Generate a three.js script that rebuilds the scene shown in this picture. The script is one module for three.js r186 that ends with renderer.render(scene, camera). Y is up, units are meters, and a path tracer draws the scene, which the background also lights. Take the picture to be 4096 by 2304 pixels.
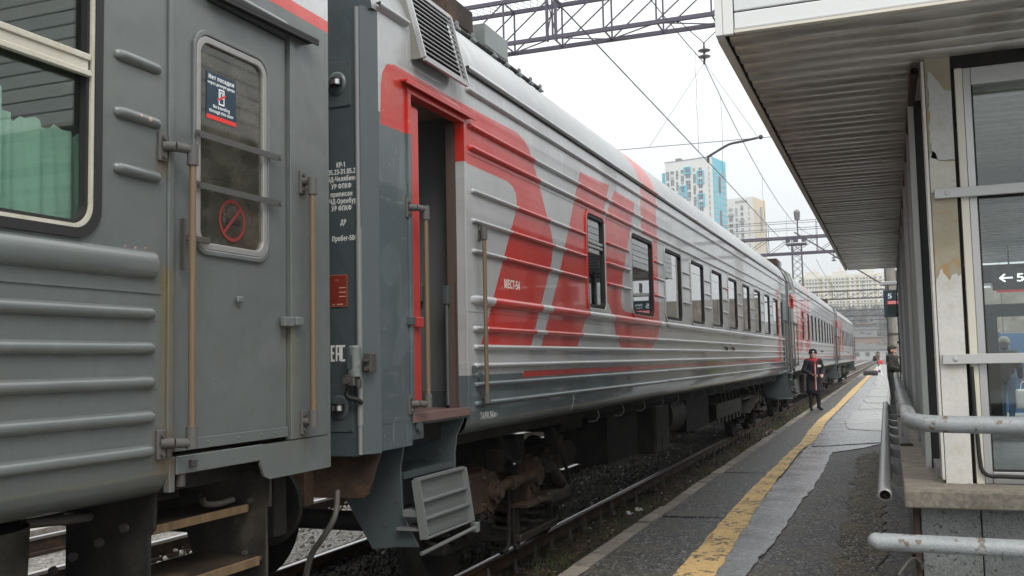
import * as THREE from 'three';
import { mergeGeometries, mergeVertices } from 'three/addons/utils/BufferGeometryUtils.js';
import { RoundedBoxGeometry } from 'three/addons/geometries/RoundedBoxGeometry.js';
import { MarchingCubes } from 'three/addons/objects/MarchingCubes.js';

// ------------------------------------------------------------------ camera, sky, sun, exposure
const scene = new THREE.Scene();
const camera = new THREE.PerspectiveCamera(32.913, 1024 / 576, 0.05, 6000);
{
  const yaw = THREE.MathUtils.degToRad(21.125), pitch = THREE.MathUtils.degToRad(4.3215), roll = THREE.MathUtils.degToRad(1.2);
  const f = new THREE.Vector3(-Math.sin(yaw) * Math.cos(pitch), Math.sin(pitch), -Math.cos(yaw) * Math.cos(pitch));
  const r = new THREE.Vector3().crossVectors(f, new THREE.Vector3(0, 1, 0)).normalize();
  const u = new THREE.Vector3().crossVectors(r, f);
  camera.position.set(0, 1.52, 0);
  camera.up.copy(u).multiplyScalar(Math.cos(roll)).addScaledVector(r, Math.sin(roll));
  camera.lookAt(camera.position.clone().add(f));
}
const renderer = new THREE.WebGLRenderer({ antialias: true });
renderer.setSize(1024, 576);
renderer.toneMapping = THREE.LinearToneMapping;
renderer.toneMappingExposure = 1.3;
renderer.shadowMap.enabled = true;
renderer.shadowMap.type = THREE.PCFSoftShadowMap;

// overcast sky: pale even cloud, brighter overhead
{
  const W = 256, H = 128, d = new Float32Array(W * H * 4);
  for (let j = 0; j < H; j++) for (let i = 0; i < W; i++) {
    const el = (j + 0.5) / H * Math.PI - Math.PI / 2;           // row 0 is the nadir
    const t = Math.max(0, Math.sin(el)), az = i / W * Math.PI * 2;
    const c = 0.02 * Math.sin(az * 3 + el * 7) + 0.015 * Math.sin(az * 5 - el * 11 + 1);
    const L = el < 0 ? 0.5 : 0.60 + 1.15 * Math.pow(t, 0.9) + c * Math.min(1, t * 4);
    const k = (j * W + i) * 4;
    d[k] = L * 0.972; d[k + 1] = L * 1.0; d[k + 2] = L * 1.02; d[k + 3] = 1;
  }
  const t = new THREE.DataTexture(d, W, H, THREE.RGBAFormat, THREE.FloatType);
  t.mapping = THREE.EquirectangularReflectionMapping;
  t.magFilter = t.minFilter = THREE.LinearFilter; t.wrapS = THREE.RepeatWrapping;
  t.colorSpace = THREE.LinearSRGBColorSpace; t.needsUpdate = true;
  scene.background = t; scene.environment = t;
}
const sun = new THREE.DirectionalLight(0xfff6ea, 1.3);
sun.position.set(30, 52, 26); sun.target.position.set(-3, 0, -15);
sun.castShadow = true; sun.shadow.radius = 45; sun.shadow.mapSize.set(2048, 2048);
Object.assign(sun.shadow.camera, { left: -60, right: 60, top: 60, bottom: -60, near: 1, far: 220 });
scene.add(sun, sun.target);
scene.fog = new THREE.FogExp2(0xdfe5e8, 0.00055);

// ------------------------------------------------------------------ helpers
let seed = 20240;
const rnd = () => { seed = (seed * 1664525 + 1013904223) >>> 0; return seed / 4294967296; };
const rr = (a, b) => a + (b - a) * rnd();
const V = (x, y, z) => new THREE.Vector3(x, y, z);
const lin = (r, g, b) => new THREE.Color().setRGB(r, g, b);
const used = {};
function numbered(n) { const k = used[n] = (used[n] ?? -1) + 1; return k ? `${n}_${String(k).padStart(3, '0')}` : n; }
function tag(o, label, category, group) { o.userData.label = label; o.userData.category = category; if (group) o.userData.group = group; return o; }
function thing(name, label, category, pos = [0, 0, 0], group, turn = 0) {
  const o = new THREE.Group(); o.name = numbered(name); o.position.set(...pos); o.rotation.y = turn; scene.add(o);
  return tag(o, label, category, group);
}
function structure(name) { const o = new THREE.Group(); o.name = numbered(name); o.userData.kind = 'structure'; scene.add(o); return o; }
function shade(m) { m.castShadow = m.receiveShadow = true; return m; }
function add(parent, name, geo, mat, pos, rot) {
  const m = shade(new THREE.Mesh(geo, mat));
  m.name = parent === scene ? numbered(name) : name;
  if (pos) m.position.set(...pos); if (rot) m.rotation.set(...rot);
  parent.add(m); return m;
}
function part(parent, name) { const g = new THREE.Group(); g.name = name; parent.add(g); return g; }
// texture coordinates in metres, projected along the dominant axis of each face
function boxUV(g, s = 1) {
  if (g.index) g = g.toNonIndexed();
  const p = g.attributes.position, uv = new Float32Array(p.count * 2), a = V(), b = V(), c = V(), n = V();
  for (let i = 0; i < p.count; i += 3) {
    a.fromBufferAttribute(p, i); b.fromBufferAttribute(p, i + 1); c.fromBufferAttribute(p, i + 2);
    n.crossVectors(b.clone().sub(a), c.clone().sub(a));
    const ax = Math.abs(n.x), ay = Math.abs(n.y), az = Math.abs(n.z);
    [a, b, c].forEach((q, k) => {
      const [u, v] = ax >= ay && ax >= az ? [q.z, q.y] : ay >= az ? [q.x, q.z] : [q.x, q.y];
      uv[(i + k) * 2] = u * s; uv[(i + k) * 2 + 1] = v * s;
    });
  }
  g.setAttribute('uv', new THREE.BufferAttribute(uv, 2)); return g;
}
// side-on mapping for painted car sides: u along the car, v up
function sideUV(g, s0, s1, y0, y1) {
  const p = g.attributes.position, uv = new Float32Array(p.count * 2);
  for (let i = 0; i < p.count; i++) { uv[i * 2] = (-p.getZ(i) - s0) / (s1 - s0); uv[i * 2 + 1] = (p.getY(i) - y0) / (y1 - y0); }
  g.setAttribute('uv', new THREE.BufferAttribute(uv, 2)); return g;
}
function clean(g) { g = g.index ? g.toNonIndexed() : g; for (const k of Object.keys(g.attributes)) if (!['position', 'normal', 'uv'].includes(k)) g.deleteAttribute(k); if (!g.attributes.uv) g.setAttribute('uv', new THREE.BufferAttribute(new Float32Array(g.attributes.position.count * 2), 2)); return g; }
const merge = (...l) => mergeGeometries(l.flat().map(clean));
function box(w, h, d, x = 0, y = 0, z = 0, r = 0) {
  const g = r > 0 ? new RoundedBoxGeometry(w, h, d, 2, Math.min(r, w / 2.01, h / 2.01, d / 2.01)) : new THREE.BoxGeometry(w, h, d);
  g.translate(x, y, z); return boxUV(g);
}
// box by its extents
const ext = (x0, x1, y0, y1, z0, z1, r = 0) => box(Math.abs(x1 - x0), Math.abs(y1 - y0), Math.abs(z1 - z0), (x0 + x1) / 2, (y0 + y1) / 2, (z0 + z1) / 2, r);
function rod(a, b, r, seg = 8, r2 = r) {
  a = V(...a); b = V(...b); const L = a.distanceTo(b), g = new THREE.CylinderGeometry(r2, r, L, seg, 1);
  g.translate(0, L / 2, 0);
  g.applyQuaternion(new THREE.Quaternion().setFromUnitVectors(V(0, 1, 0), b.clone().sub(a).normalize())); g.translate(a.x, a.y, a.z); return clean(g);
}
// square bar between two points
function bar(a, b, w, h = w) {
  a = V(...a); b = V(...b); const L = a.distanceTo(b), g = new THREE.BoxGeometry(w, h, L); const m = new THREE.Matrix4().lookAt(a, b, Math.abs(b.clone().sub(a).normalize().y) > 0.95 ? V(1, 0, 0) : V(0, 1, 0));
  g.applyMatrix4(m); const c = a.clone().add(b).multiplyScalar(0.5); g.translate(c.x, c.y, c.z); return boxUV(g);
}
function tube(pts, r, seg = 8, n = 24, closed = false) {
  return clean(new THREE.TubeGeometry(new THREE.CatmullRomCurve3(pts.map(p => V(...p)), closed, 'centripetal'), n, r, seg, closed));
}
// a profile in x,y drawn out along z
function sweep(prof, z0, z1, nz = 1) {
  const pos = [], idx = [], n = prof.length;
  for (let k = 0; k <= nz; k++) for (const [x, y] of prof) pos.push(x, y, z0 + (z1 - z0) * k / nz);
  for (let k = 0; k < nz; k++) for (let i = 0; i < n - 1; i++) { const a = k * n + i, b = a + 1, c = a + n, d = c + 1; idx.push(a, c, b, b, c, d); }
  const g = new THREE.BufferGeometry(); g.setAttribute('position', new THREE.Float32BufferAttribute(pos, 3)); g.setIndex(idx); g.computeVertexNormals();
  const uv = []; for (let i = 0; i < pos.length / 3; i++) { uv.push(-pos[i * 3 + 2], pos[i * 3 + 1]); } g.setAttribute('uv', new THREE.Float32BufferAttribute(uv, 2)); return g;
}
// outline in (s, y) with openings, thickness t; outer face at x = 0, s runs along -z
function slab(outline, holes, t, bevel = 0) {
  const mk = (l, P) => { l.forEach((p, i) => i ? P.lineTo(p[0], p[1]) : P.moveTo(p[0], p[1])); P.closePath(); return P; };
  const sh = mk(outline, new THREE.Shape()); holes.forEach(h => sh.holes.push(mk(h, new THREE.Path())));
  const g = new THREE.ExtrudeGeometry(sh, { depth: t, bevelEnabled: bevel > 0, bevelSize: bevel, bevelThickness: bevel, bevelSegments: 2, bevelOffset: -bevel });
  g.rotateY(Math.PI / 2); g.translate(-t - (bevel || 0), 0, 0); return g;
}
function rrect(s0, s1, y0, y1, r, n = 5) {
  const o = []; const c = [[s1 - r, y1 - r, 0], [s0 + r, y1 - r, 1], [s0 + r, y0 + r, 2], [s1 - r, y0 + r, 3]];
  for (const [cx, cy, q] of c) for (let i = 0; i <= n; i++) { const a = (q + i / n) * Math.PI / 2; o.push([cx + r * Math.cos(a), cy + r * Math.sin(a)]); }
  return o;
}
// pressed rib: half-round bulge, length along -z, tapering ends
function rib(s0, s1, y, h, d, e = 0.05) {
  const st = [[0, 0.02], [0.12, 0.45], [0.4, 0.8], [1, 1]], rings = [];
  for (const [t, k] of st) rings.push([s0 + e * t, k]); for (const [t, k] of [...st].reverse()) rings.push([s1 - e * t, k]);
  const pos = [], idx = [], m = 8;
  for (const [s, k] of rings) for (let i = 0; i <= m; i++) { const a = -Math.PI / 2 + Math.PI * i / m; pos.push(-0.004 + (d + 0.004) * Math.pow(Math.cos(a), 0.8) * k, y + h / 2 * Math.sin(a) * (0.35 + 0.65 * k), -s); }
  for (let r = 0; r < rings.length - 1; r++) for (let i = 0; i < m; i++) { const a = r * (m + 1) + i, b = a + 1, c = a + m + 1, q = c + 1; idx.push(a, b, c, b, q, c); }
  const g = new THREE.BufferGeometry(); g.setAttribute('position', new THREE.Float32BufferAttribute(pos, 3)); g.setIndex(idx); g.computeVertexNormals(); return g;
}
// coil spring standing on y
function coil(x, y0, y1, z, R, r, turns) {
  const p = []; const n = turns * 10; for (let i = 0; i <= n; i++) { const a = i / 10 * Math.PI * 2; p.push([x + R * Math.cos(a), y0 + (y1 - y0) * i / n, z + R * Math.sin(a)]); }
  return tube(p, r, 6, n * 2);
}

// ------------------------------------------------------------------ procedural textures
const P2 = new Uint8Array(65536); for (let i = 0; i < 65536; i++) P2[i] = (rnd() * 256) | 0;
function vn(x, y, per) { // periodic value noise
  const xi = Math.floor(x), yi = Math.floor(y), fx = x - xi, fy = y - yi, w = t => ((t % per) + per) % per;
  const g = (a, b) => P2[(w(a) * 131 + w(b) * 1977) & 65535] / 255, sx = fx * fx * (3 - 2 * fx), sy = fy * fy * (3 - 2 * fy);
  return (g(xi, yi) * (1 - sx) + g(xi + 1, yi) * sx) * (1 - sy) + (g(xi, yi + 1) * (1 - sx) + g(xi + 1, yi + 1) * sx) * sy;
}
function fbm(u, v, f, oct = 4) { let s = 0, a = 0.5, t = 0; for (let o = 0; o < oct; o++) { s += a * vn(u * f, v * f, f); t += a; a *= 0.5; f *= 2; } return s / t; }
function tex(n, fn, srgb = true, rep = 1) {
  const d = new Uint8Array(n * n * 4);
  for (let j = 0; j < n; j++) for (let i = 0; i < n; i++) { const c = fn(i / n, j / n), k = (j * n + i) * 4; d[k] = Math.max(0, Math.min(255, c[0])); d[k + 1] = Math.max(0, Math.min(255, c[1])); d[k + 2] = Math.max(0, Math.min(255, c[2])); d[k + 3] = 255; }
  const t = new THREE.DataTexture(d, n, n, THREE.RGBAFormat); t.wrapS = t.wrapT = THREE.RepeatWrapping; t.magFilter = THREE.LinearFilter; t.minFilter = THREE.LinearMipmapLinearFilter; t.generateMipmaps = true;
  if (srgb) t.colorSpace = THREE.SRGBColorSpace; t.repeat.set(rep, rep); t.needsUpdate = true; return t;
}
const withRep = (t, a, b = a) => { const c = t.clone(); c.repeat.set(a, b); c.needsUpdate = true; return c; };
function canvasTex(w, h, draw, wrap) {
  const c = document.createElement('canvas'); c.width = w; c.height = h; draw(c.getContext('2d'), w, h);
  const t = new THREE.CanvasTexture(c); t.colorSpace = THREE.SRGBColorSpace; if (wrap) t.wrapS = t.wrapT = THREE.RepeatWrapping; t.magFilter = THREE.LinearFilter; return t;
}
const mix = (a, b, t) => a.map((v, i) => v + (b[i] - v) * t), clamp01 = t => Math.max(0, Math.min(1, t)), step = (a, b, t) => { t = clamp01((t - a) / (b - a)); return t * t * (3 - 2 * t); };
const grey = v => [v, v, v];
// shared noise relief
const T = {};
T.wavy = tex(256, (u, v) => grey(255 * fbm(u, v, 5, 3)), false);
T.grain = tex(256, (u, v) => grey(255 * fbm(u, v, 40, 3)), false);
T.asphaltBump = tex(512, (u, v) => grey(255 * (0.55 * fbm(u, v, 120, 2) + 0.45 * fbm(u, v, 14, 3))), false);
T.rough = tex(512, (u, v) => { const a = fbm(u, v, 130, 2), b = fbm(u, v, 9, 4), c = fbm(u + .3, v + .7, 4, 3); let k = 52 + 150 * (a - .5) + 40 * (b - .5); let col = [k, k * .99, k * 0.97]; if (a > .62) col = mix(col, [150, 147, 140], clamp01((a - .62) * 5)); return mix(col, [84, 76, 60], step(.48, .7, c) * .5); });
T.smooth = tex(512, (u, v) => { const a = fbm(u, v, 90, 2), b = fbm(u, v, 6, 5), c = fbm(u + .5, v + .1, 20, 3); const k = 126 + 36 * (b - .5) + 46 * (a - .5) - 12 * step(.58, .72, c); return [k * .985, k, k * 1.01]; });
T.smoothRough = tex(512, (u, v) => { const b = fbm(u, v, 6, 5), a = fbm(u, v, 60, 2); return grey(255 * clamp01(0.24 + 0.14 * (b - .4) + .08 * (a - .5))); }, false);
T.patch = tex(512, (u, v) => { const a = fbm(u, v, 110, 2), b = fbm(u, v, 5, 5); const k = 146 + 44 * (b - .5) + 50 * (a - .5); return [k, k, k * .985]; });
T.concrete = tex(512, (u, v) => { const a = fbm(u, v, 100, 2), b = fbm(u, v, 6, 5), c = fbm(u + .2, v, 24, 3); let k = 138 + 50 * (b - .5) + 40 * (a - .5); let col = [k, k * .975, k * .93]; return mix(col, [92, 88, 80], step(.6, .8, c) * .4); });
T.granite = tex(512, (u, v) => { const a = fbm(u, v, 150, 2), b = fbm(u, v, 5, 4), c = fbm(u + .4, v + .2, 60, 2); let k = 112 + 46 * (a - .5) + 26 * (b - .5); let col = [k * .97, k, k * .99]; if (c > .74) col = mix(col, [58, 58, 55], clamp01((c - .74) * 10)); return col; });
T.rust = tex(512, (u, v) => { const b = fbm(u, v, 7, 5), a = fbm(u, v, 60, 3); return mix([42, 34, 28], [98, 70, 49], clamp01(.2 + 1.2 * (b - .4) + .5 * (a - .5))); });
T.grime = tex(512, (u, v) => { const b = fbm(u, v, 6, 5), a = fbm(u, v, 70, 2); return mix([17, 16, 16], [56, 51, 45], clamp01(.25 + 1.3 * (b - .45) + .4 * (a - .5))); });
T.soil = tex(512, (u, v) => { const a = fbm(u, v, 70, 3), b = fbm(u, v, 6, 4), c = fbm(u + .3, v + .6, 34, 3), d = fbm(u + .7, v, 9, 4); let col = mix([34, 28, 23], [86, 72, 58], clamp01(a * 1.2 - .25 + .6 * (b - .5))); if (c > .64) col = mix(col, [120, 96, 70], clamp01((c - .64) * 8)); return mix(col, [52, 58, 28], step(.55, .72, d) * .6); });
T.gravel = tex(512, (u, v) => { const a = fbm(u, v, 60, 2), b = fbm(u, v, 5, 4), c = fbm(u + .3, v + .3, 110, 1); let k = 118 + 90 * (a - .5) + 60 * (c - .5) + 30 * (b - .5); return [k, k * .97, k * .92]; });
T.plaster = tex(512, (u, v) => { const a = fbm(u, v, 80, 2), b = fbm(u, v, 5, 5), c = fbm(u + .4, v + .8, 8, 4); let k = 206 + 20 * (b - .5) + 14 * (a - .5); return mix([k, k * .995, k * .97], [178, 164, 134], step(.62, .8, c) * .22); });
T.wood = tex(256, (u, v) => { const a = fbm(u * 1, v, 4, 3), b = vn(u * 60, v * 3, 60); return mix([92, 77, 60], [132, 112, 88], clamp01(.5 * a + .6 * b - .1)); });
T.paintGrey = tex(512, (u, v) => { const a = fbm(u, v, 90, 2), b = fbm(u, v, 4, 5), c = fbm(u + .2, v + .5, 16, 4); let k = 108 + 12 * (b - .5) + 10 * (a - .5); let col = [k * .965, k * 1.02, k * 1.01]; return mix(col, [100, 92, 74], step(.6, .8, c) * .35); });
T.soffit = tex(512, (u, v) => { const b = fbm(u, v, 4, 5), c = fbm(u + .3, v + .1, 12, 4), a = fbm(u, v, 80, 2); let k = 190 + 44 * (b - .5) + 16 * (a - .5); return mix([k, k * .99, k * .97], [140, 132, 118], step(.55, .8, c) * .45); });
function std(o) { return new THREE.MeshStandardMaterial(o); }
function phys(o) { return new THREE.MeshPhysicalMaterial(o); }
T.dent = tex(256, (u, v) => grey(255 * (.75 * fbm(u, v, 3, 2) + .25 * fbm(u + .4, v, 11, 2))), false);
const M = {
  oily: std({ map: T.grime, color: lin(2.2, 2.05, 1.75), roughness: .6, bumpMap: T.grain, bumpScale: .002 }),
  hollow: phys({ color: lin(.006, .006, .006), roughness: 1, specularIntensity: .05 }),
  black: std({ color: lin(.008, .008, .009), roughness: .55 }), rubber: std({ color: lin(.016, .016, .016), roughness: .65 }),
  dark: std({ map: T.grime, roughness: .8, bumpMap: T.grain, bumpScale: .002 }), rust: std({ map: T.rust, roughness: .85, bumpMap: T.grain, bumpScale: .002 }),
  steel: std({ color: lin(.55, .55, .54), metalness: 1, roughness: .28 }), railHead: std({ color: lin(.42, .41, .40), metalness: 1, roughness: .3, bumpMap: T.grain, bumpScale: .0006 }),
  iron: std({ color: lin(.09, .083, .075), roughness: .55, metalness: .3, bumpMap: T.grain, bumpScale: .002 }),
  wood: std({ map: T.wood, roughness: .5 }), concrete: std({ map: T.concrete, roughness: .9, bumpMap: T.asphaltBump, bumpScale: .004 }),
  granite: std({ map: T.granite, roughness: .55, bumpMap: T.grain, bumpScale: .0015 }),
  greyPaint: phys({ map: T.paintGrey, roughness: .36, clearcoat: .35, clearcoatRoughness: .3, bumpMap: T.wavy, bumpScale: .004 }),
  pipePaint: std({ map: tex(256, (u, v) => { const a = fbm(u, v, 5, 4), b = fbm(u, v, 50, 3), k = 150 + 16 * (a - .5) + 14 * (b - .5); return mix([k * .97, k, k * 1.01], [96, 84, 70], step(.66, .74, fbm(u + .3, v + .6, 12, 4)) * .8); }), roughness: .42, bumpMap: withRep(T.grain, 3), bumpScale: .002 }),
  white: std({ color: lin(.74, .75, .74), roughness: .45 }), cream: std({ color: lin(.68, .65, .56), roughness: .45 }),
  plaster: std({ map: T.plaster, roughness: .6 }), soffit: std({ map: T.soffit, roughness: .3, metalness: .5 }),
  glassDark: phys({ color: lin(.012, .014, .015), roughness: .02, ior: 2.25, specularIntensity: 1, clearcoat: 1, clearcoatRoughness: .01 }),
  glass: phys({ color: lin(.93, .97, .95), roughness: .02, transmission: 1, thickness: 0, ior: 1.7 }),
  lattice: std({ color: lin(.085, .075, .11), roughness: .55 }), latticeGrey: std({ color: lin(.07, .07, .075), roughness: .6 }),
  cable: std({ color: lin(.05, .05, .055), roughness: .6 }), insulator: std({ color: lin(.16, .15, .15), roughness: .25 }),
  red: phys({ color: lin(.50, .040, .034), roughness: .3, clearcoat: .5, clearcoatRoughness: .15 }),
  greyDark: phys({ color: lin(.068, .084, .09), roughness: .38, clearcoat: .3, clearcoatRoughness: .3, bumpMap: T.wavy, bumpScale: .003 }),
  alu: std({ color: lin(.5, .5, .5), metalness: .7, roughness: .45 }),
};

// ------------------------------------------------------------------ ground, tracks, platform
const RAIL_X = -3.36, SLEEPER = 0.55;
{
  const g = new THREE.PlaneGeometry(3000, 3200, 1, 1); g.rotateX(-Math.PI / 2); g.translate(0, -0.46, -1300);
  const m = add(scene, 'ground', boxUV(g, 0.5), std({ map: T.gravel, roughness: .95, bumpMap: T.asphaltBump, bumpScale: .01 })); m.userData.kind = 'structure';
}
{ // pale yard surface on the far side of the train
  const o = structure('far_yard_path');
  add(o, 'path_surface', ext(-18, -9.7, -.5, -.38, 20, -220), std({ map: withRep(T.concrete, .4), roughness: .85, bumpMap: T.asphaltBump, bumpScale: .006 }));
}
const track = structure('railway_track');
{
  // rails: foot, web and head
  const prof = [[-.066, -.38], [.066, -.38], [.066, -.37], [.012, -.355], [.009, -.25], [.034, -.238], [.036, -.21], [.024, -.2], [-.024, -.2], [-.036, -.21], [-.034, -.238], [-.009, -.25], [-.012, -.355], [-.066, -.37], [-.066, -.38]];
  const side = prof.slice(1, 7), side2 = prof.slice(9), foot = std({ map: withRep(T.rust, .8), color: lin(1.9, 1.6, 1.3), roughness: .8, bumpMap: T.grain, bumpScale: .002 });
  for (const x of [RAIL_X, RAIL_X - 1.595]) {
    const r = part(track, 'rail');
    const g = merge(sweep(side.map(p => [p[0] + x, p[1]]), 6, -300, 1), sweep(side2.map(p => [p[0] + x, p[1]]), 6, -300, 1));
    add(r, 'rail_web', g, foot);
    add(r, 'rail_head', sweep([[x + .036, -.21], [x + .03, -.203], [x + .015, -.2], [x - .015, -.2], [x - .03, -.203], [x - .036, -.21]], 6, -300, 1), M.railHead);
  }
  const sg = [ext(-1.35, 1.35, -.49, -.365, -.13, .13, .02), ext(-1.35, 1.35, -.49, -.37, -.12, .12, .02)];
  const sm = std({ map: withRep(T.concrete, .8), color: lin(.42, .38, .34), roughness: .9, bumpMap: T.asphaltBump, bumpScale: .006 });
  for (let k = 0; k < 130; k++) add(track, 'sleeper', sg[k % 2], sm, [RAIL_X - .797, rr(-.005, .005), 1.2 - k * SLEEPER]);
  // fastening: clip and bolt standing proud beside the rail foot
  const cg = merge(ext(-.045, .045, -.365, -.315, -.05, .05, .012), new THREE.CylinderGeometry(.018, .034, .1, 6).translate(0, -.285, 0), new THREE.CylinderGeometry(.007, .016, .05, 6).translate(0, -.215, 0));
  for (let k = 0; k < 130; k++) { add(track, 'rail_clip', cg, M.iron, [RAIL_X + .165 + rr(-.015, .015), rr(-.02, .015), 1.2 - k * SLEEPER], [rr(-.1, .1), rnd() * 3, rr(-.1, .1)]); if (k < 60) add(track, 'rail_clip', cg, M.rust, [RAIL_X - .115, 0, 1.2 - k * SLEEPER]); }
}
{ // further tracks on the left and far ahead
  const o = structure('yard_track');
  for (const x of [-7.2, -8.72, 5.2, 6.72]) { const r = part(o, 'rail'); add(r, 'rail_head', ext(x - .035, x + .035, -.29, -.26, 20, -420), M.railHead); add(r, 'rail_web', merge(ext(x - .012, x + .012, -.42, -.291, 20, -420), ext(x - .066, x + .066, -.455, -.421, 20, -420)), M.rust); }
}
{ // loose stone between and beside the rails
  const o = new THREE.Group();
  const bed = structure('track_bed');
  const g = new THREE.PlaneGeometry(3.2, 320, 32, 800); g.rotateX(-Math.PI / 2); g.translate(-3.8, -.335, -150);
  const p = g.attributes.position; for (let i = 0; i < p.count; i++) p.setY(i, p.getY(i) + .04 * (fbm(p.getX(i) * .13 + 10, p.getZ(i) * .13 + 50, 8, 3) - .5));
  g.computeVertexNormals(); add(bed, 'bed_surface', boxUV(g, .8), std({ map: T.soil, color: lin(1.0, .9, .8), roughness: .95, bumpMap: T.asphaltBump, bumpScale: .02 }));
  const sg = new THREE.IcosahedronGeometry(1, 0); const sp = sg.attributes.position; for (let i = 0; i < sp.count; i++) { const k = .75 + .5 * vn(sp.getX(i) * 3 + 9, sp.getY(i) * 3 + sp.getZ(i) * 2 + 9, 32); sp.setXYZ(i, sp.getX(i) * k, sp.getY(i) * k * .7, sp.getZ(i) * k); } sg.computeVertexNormals();
  const N = 34000, im = new THREE.InstancedMesh(sg, std({ color: 0xffffff, roughness: .9 }), N); im.name = 'ballast_stones'; im.userData.kind = 'stuff'; shade(im);
  tag(im, 'loose dark and pale ballast stones around the train rails', 'ballast');
  const m4 = new THREE.Matrix4(), q = new THREE.Quaternion(), e = new THREE.Euler(), c = new THREE.Color();
  for (let i = 0; i < N; i++) {
    const z = 2 - Math.pow(rnd(), 1.5) * 62, zone = rnd(); const x = zone < .62 ? rr(-5.0, -3.45) : zone < .74 ? rr(-3.28, -2.42) : rr(-7.4, -5.0);
    const s = rr(.012, .034) * (zone < .74 && zone >= .62 ? .62 : 1); e.set(rnd() * 6, rnd() * 6, rnd() * 6); q.setFromEuler(e);
    m4.compose(V(x, (zone >= .74 ? -.42 : -.33) + rr(0, .03), z), q, V(s * rr(.8, 1.4), s, s * rr(.8, 1.3))); im.setMatrixAt(i, m4);
    const k = zone >= .74 ? rr(.16, .5) : rr(.018, .085) + (rnd() < .05 ? .2 : 0); c.setRGB(k, k * rr(.9, .97), k * rr(.78, .92)); im.setColorAt(i, c);
  }
  scene.add(im);
}
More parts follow.
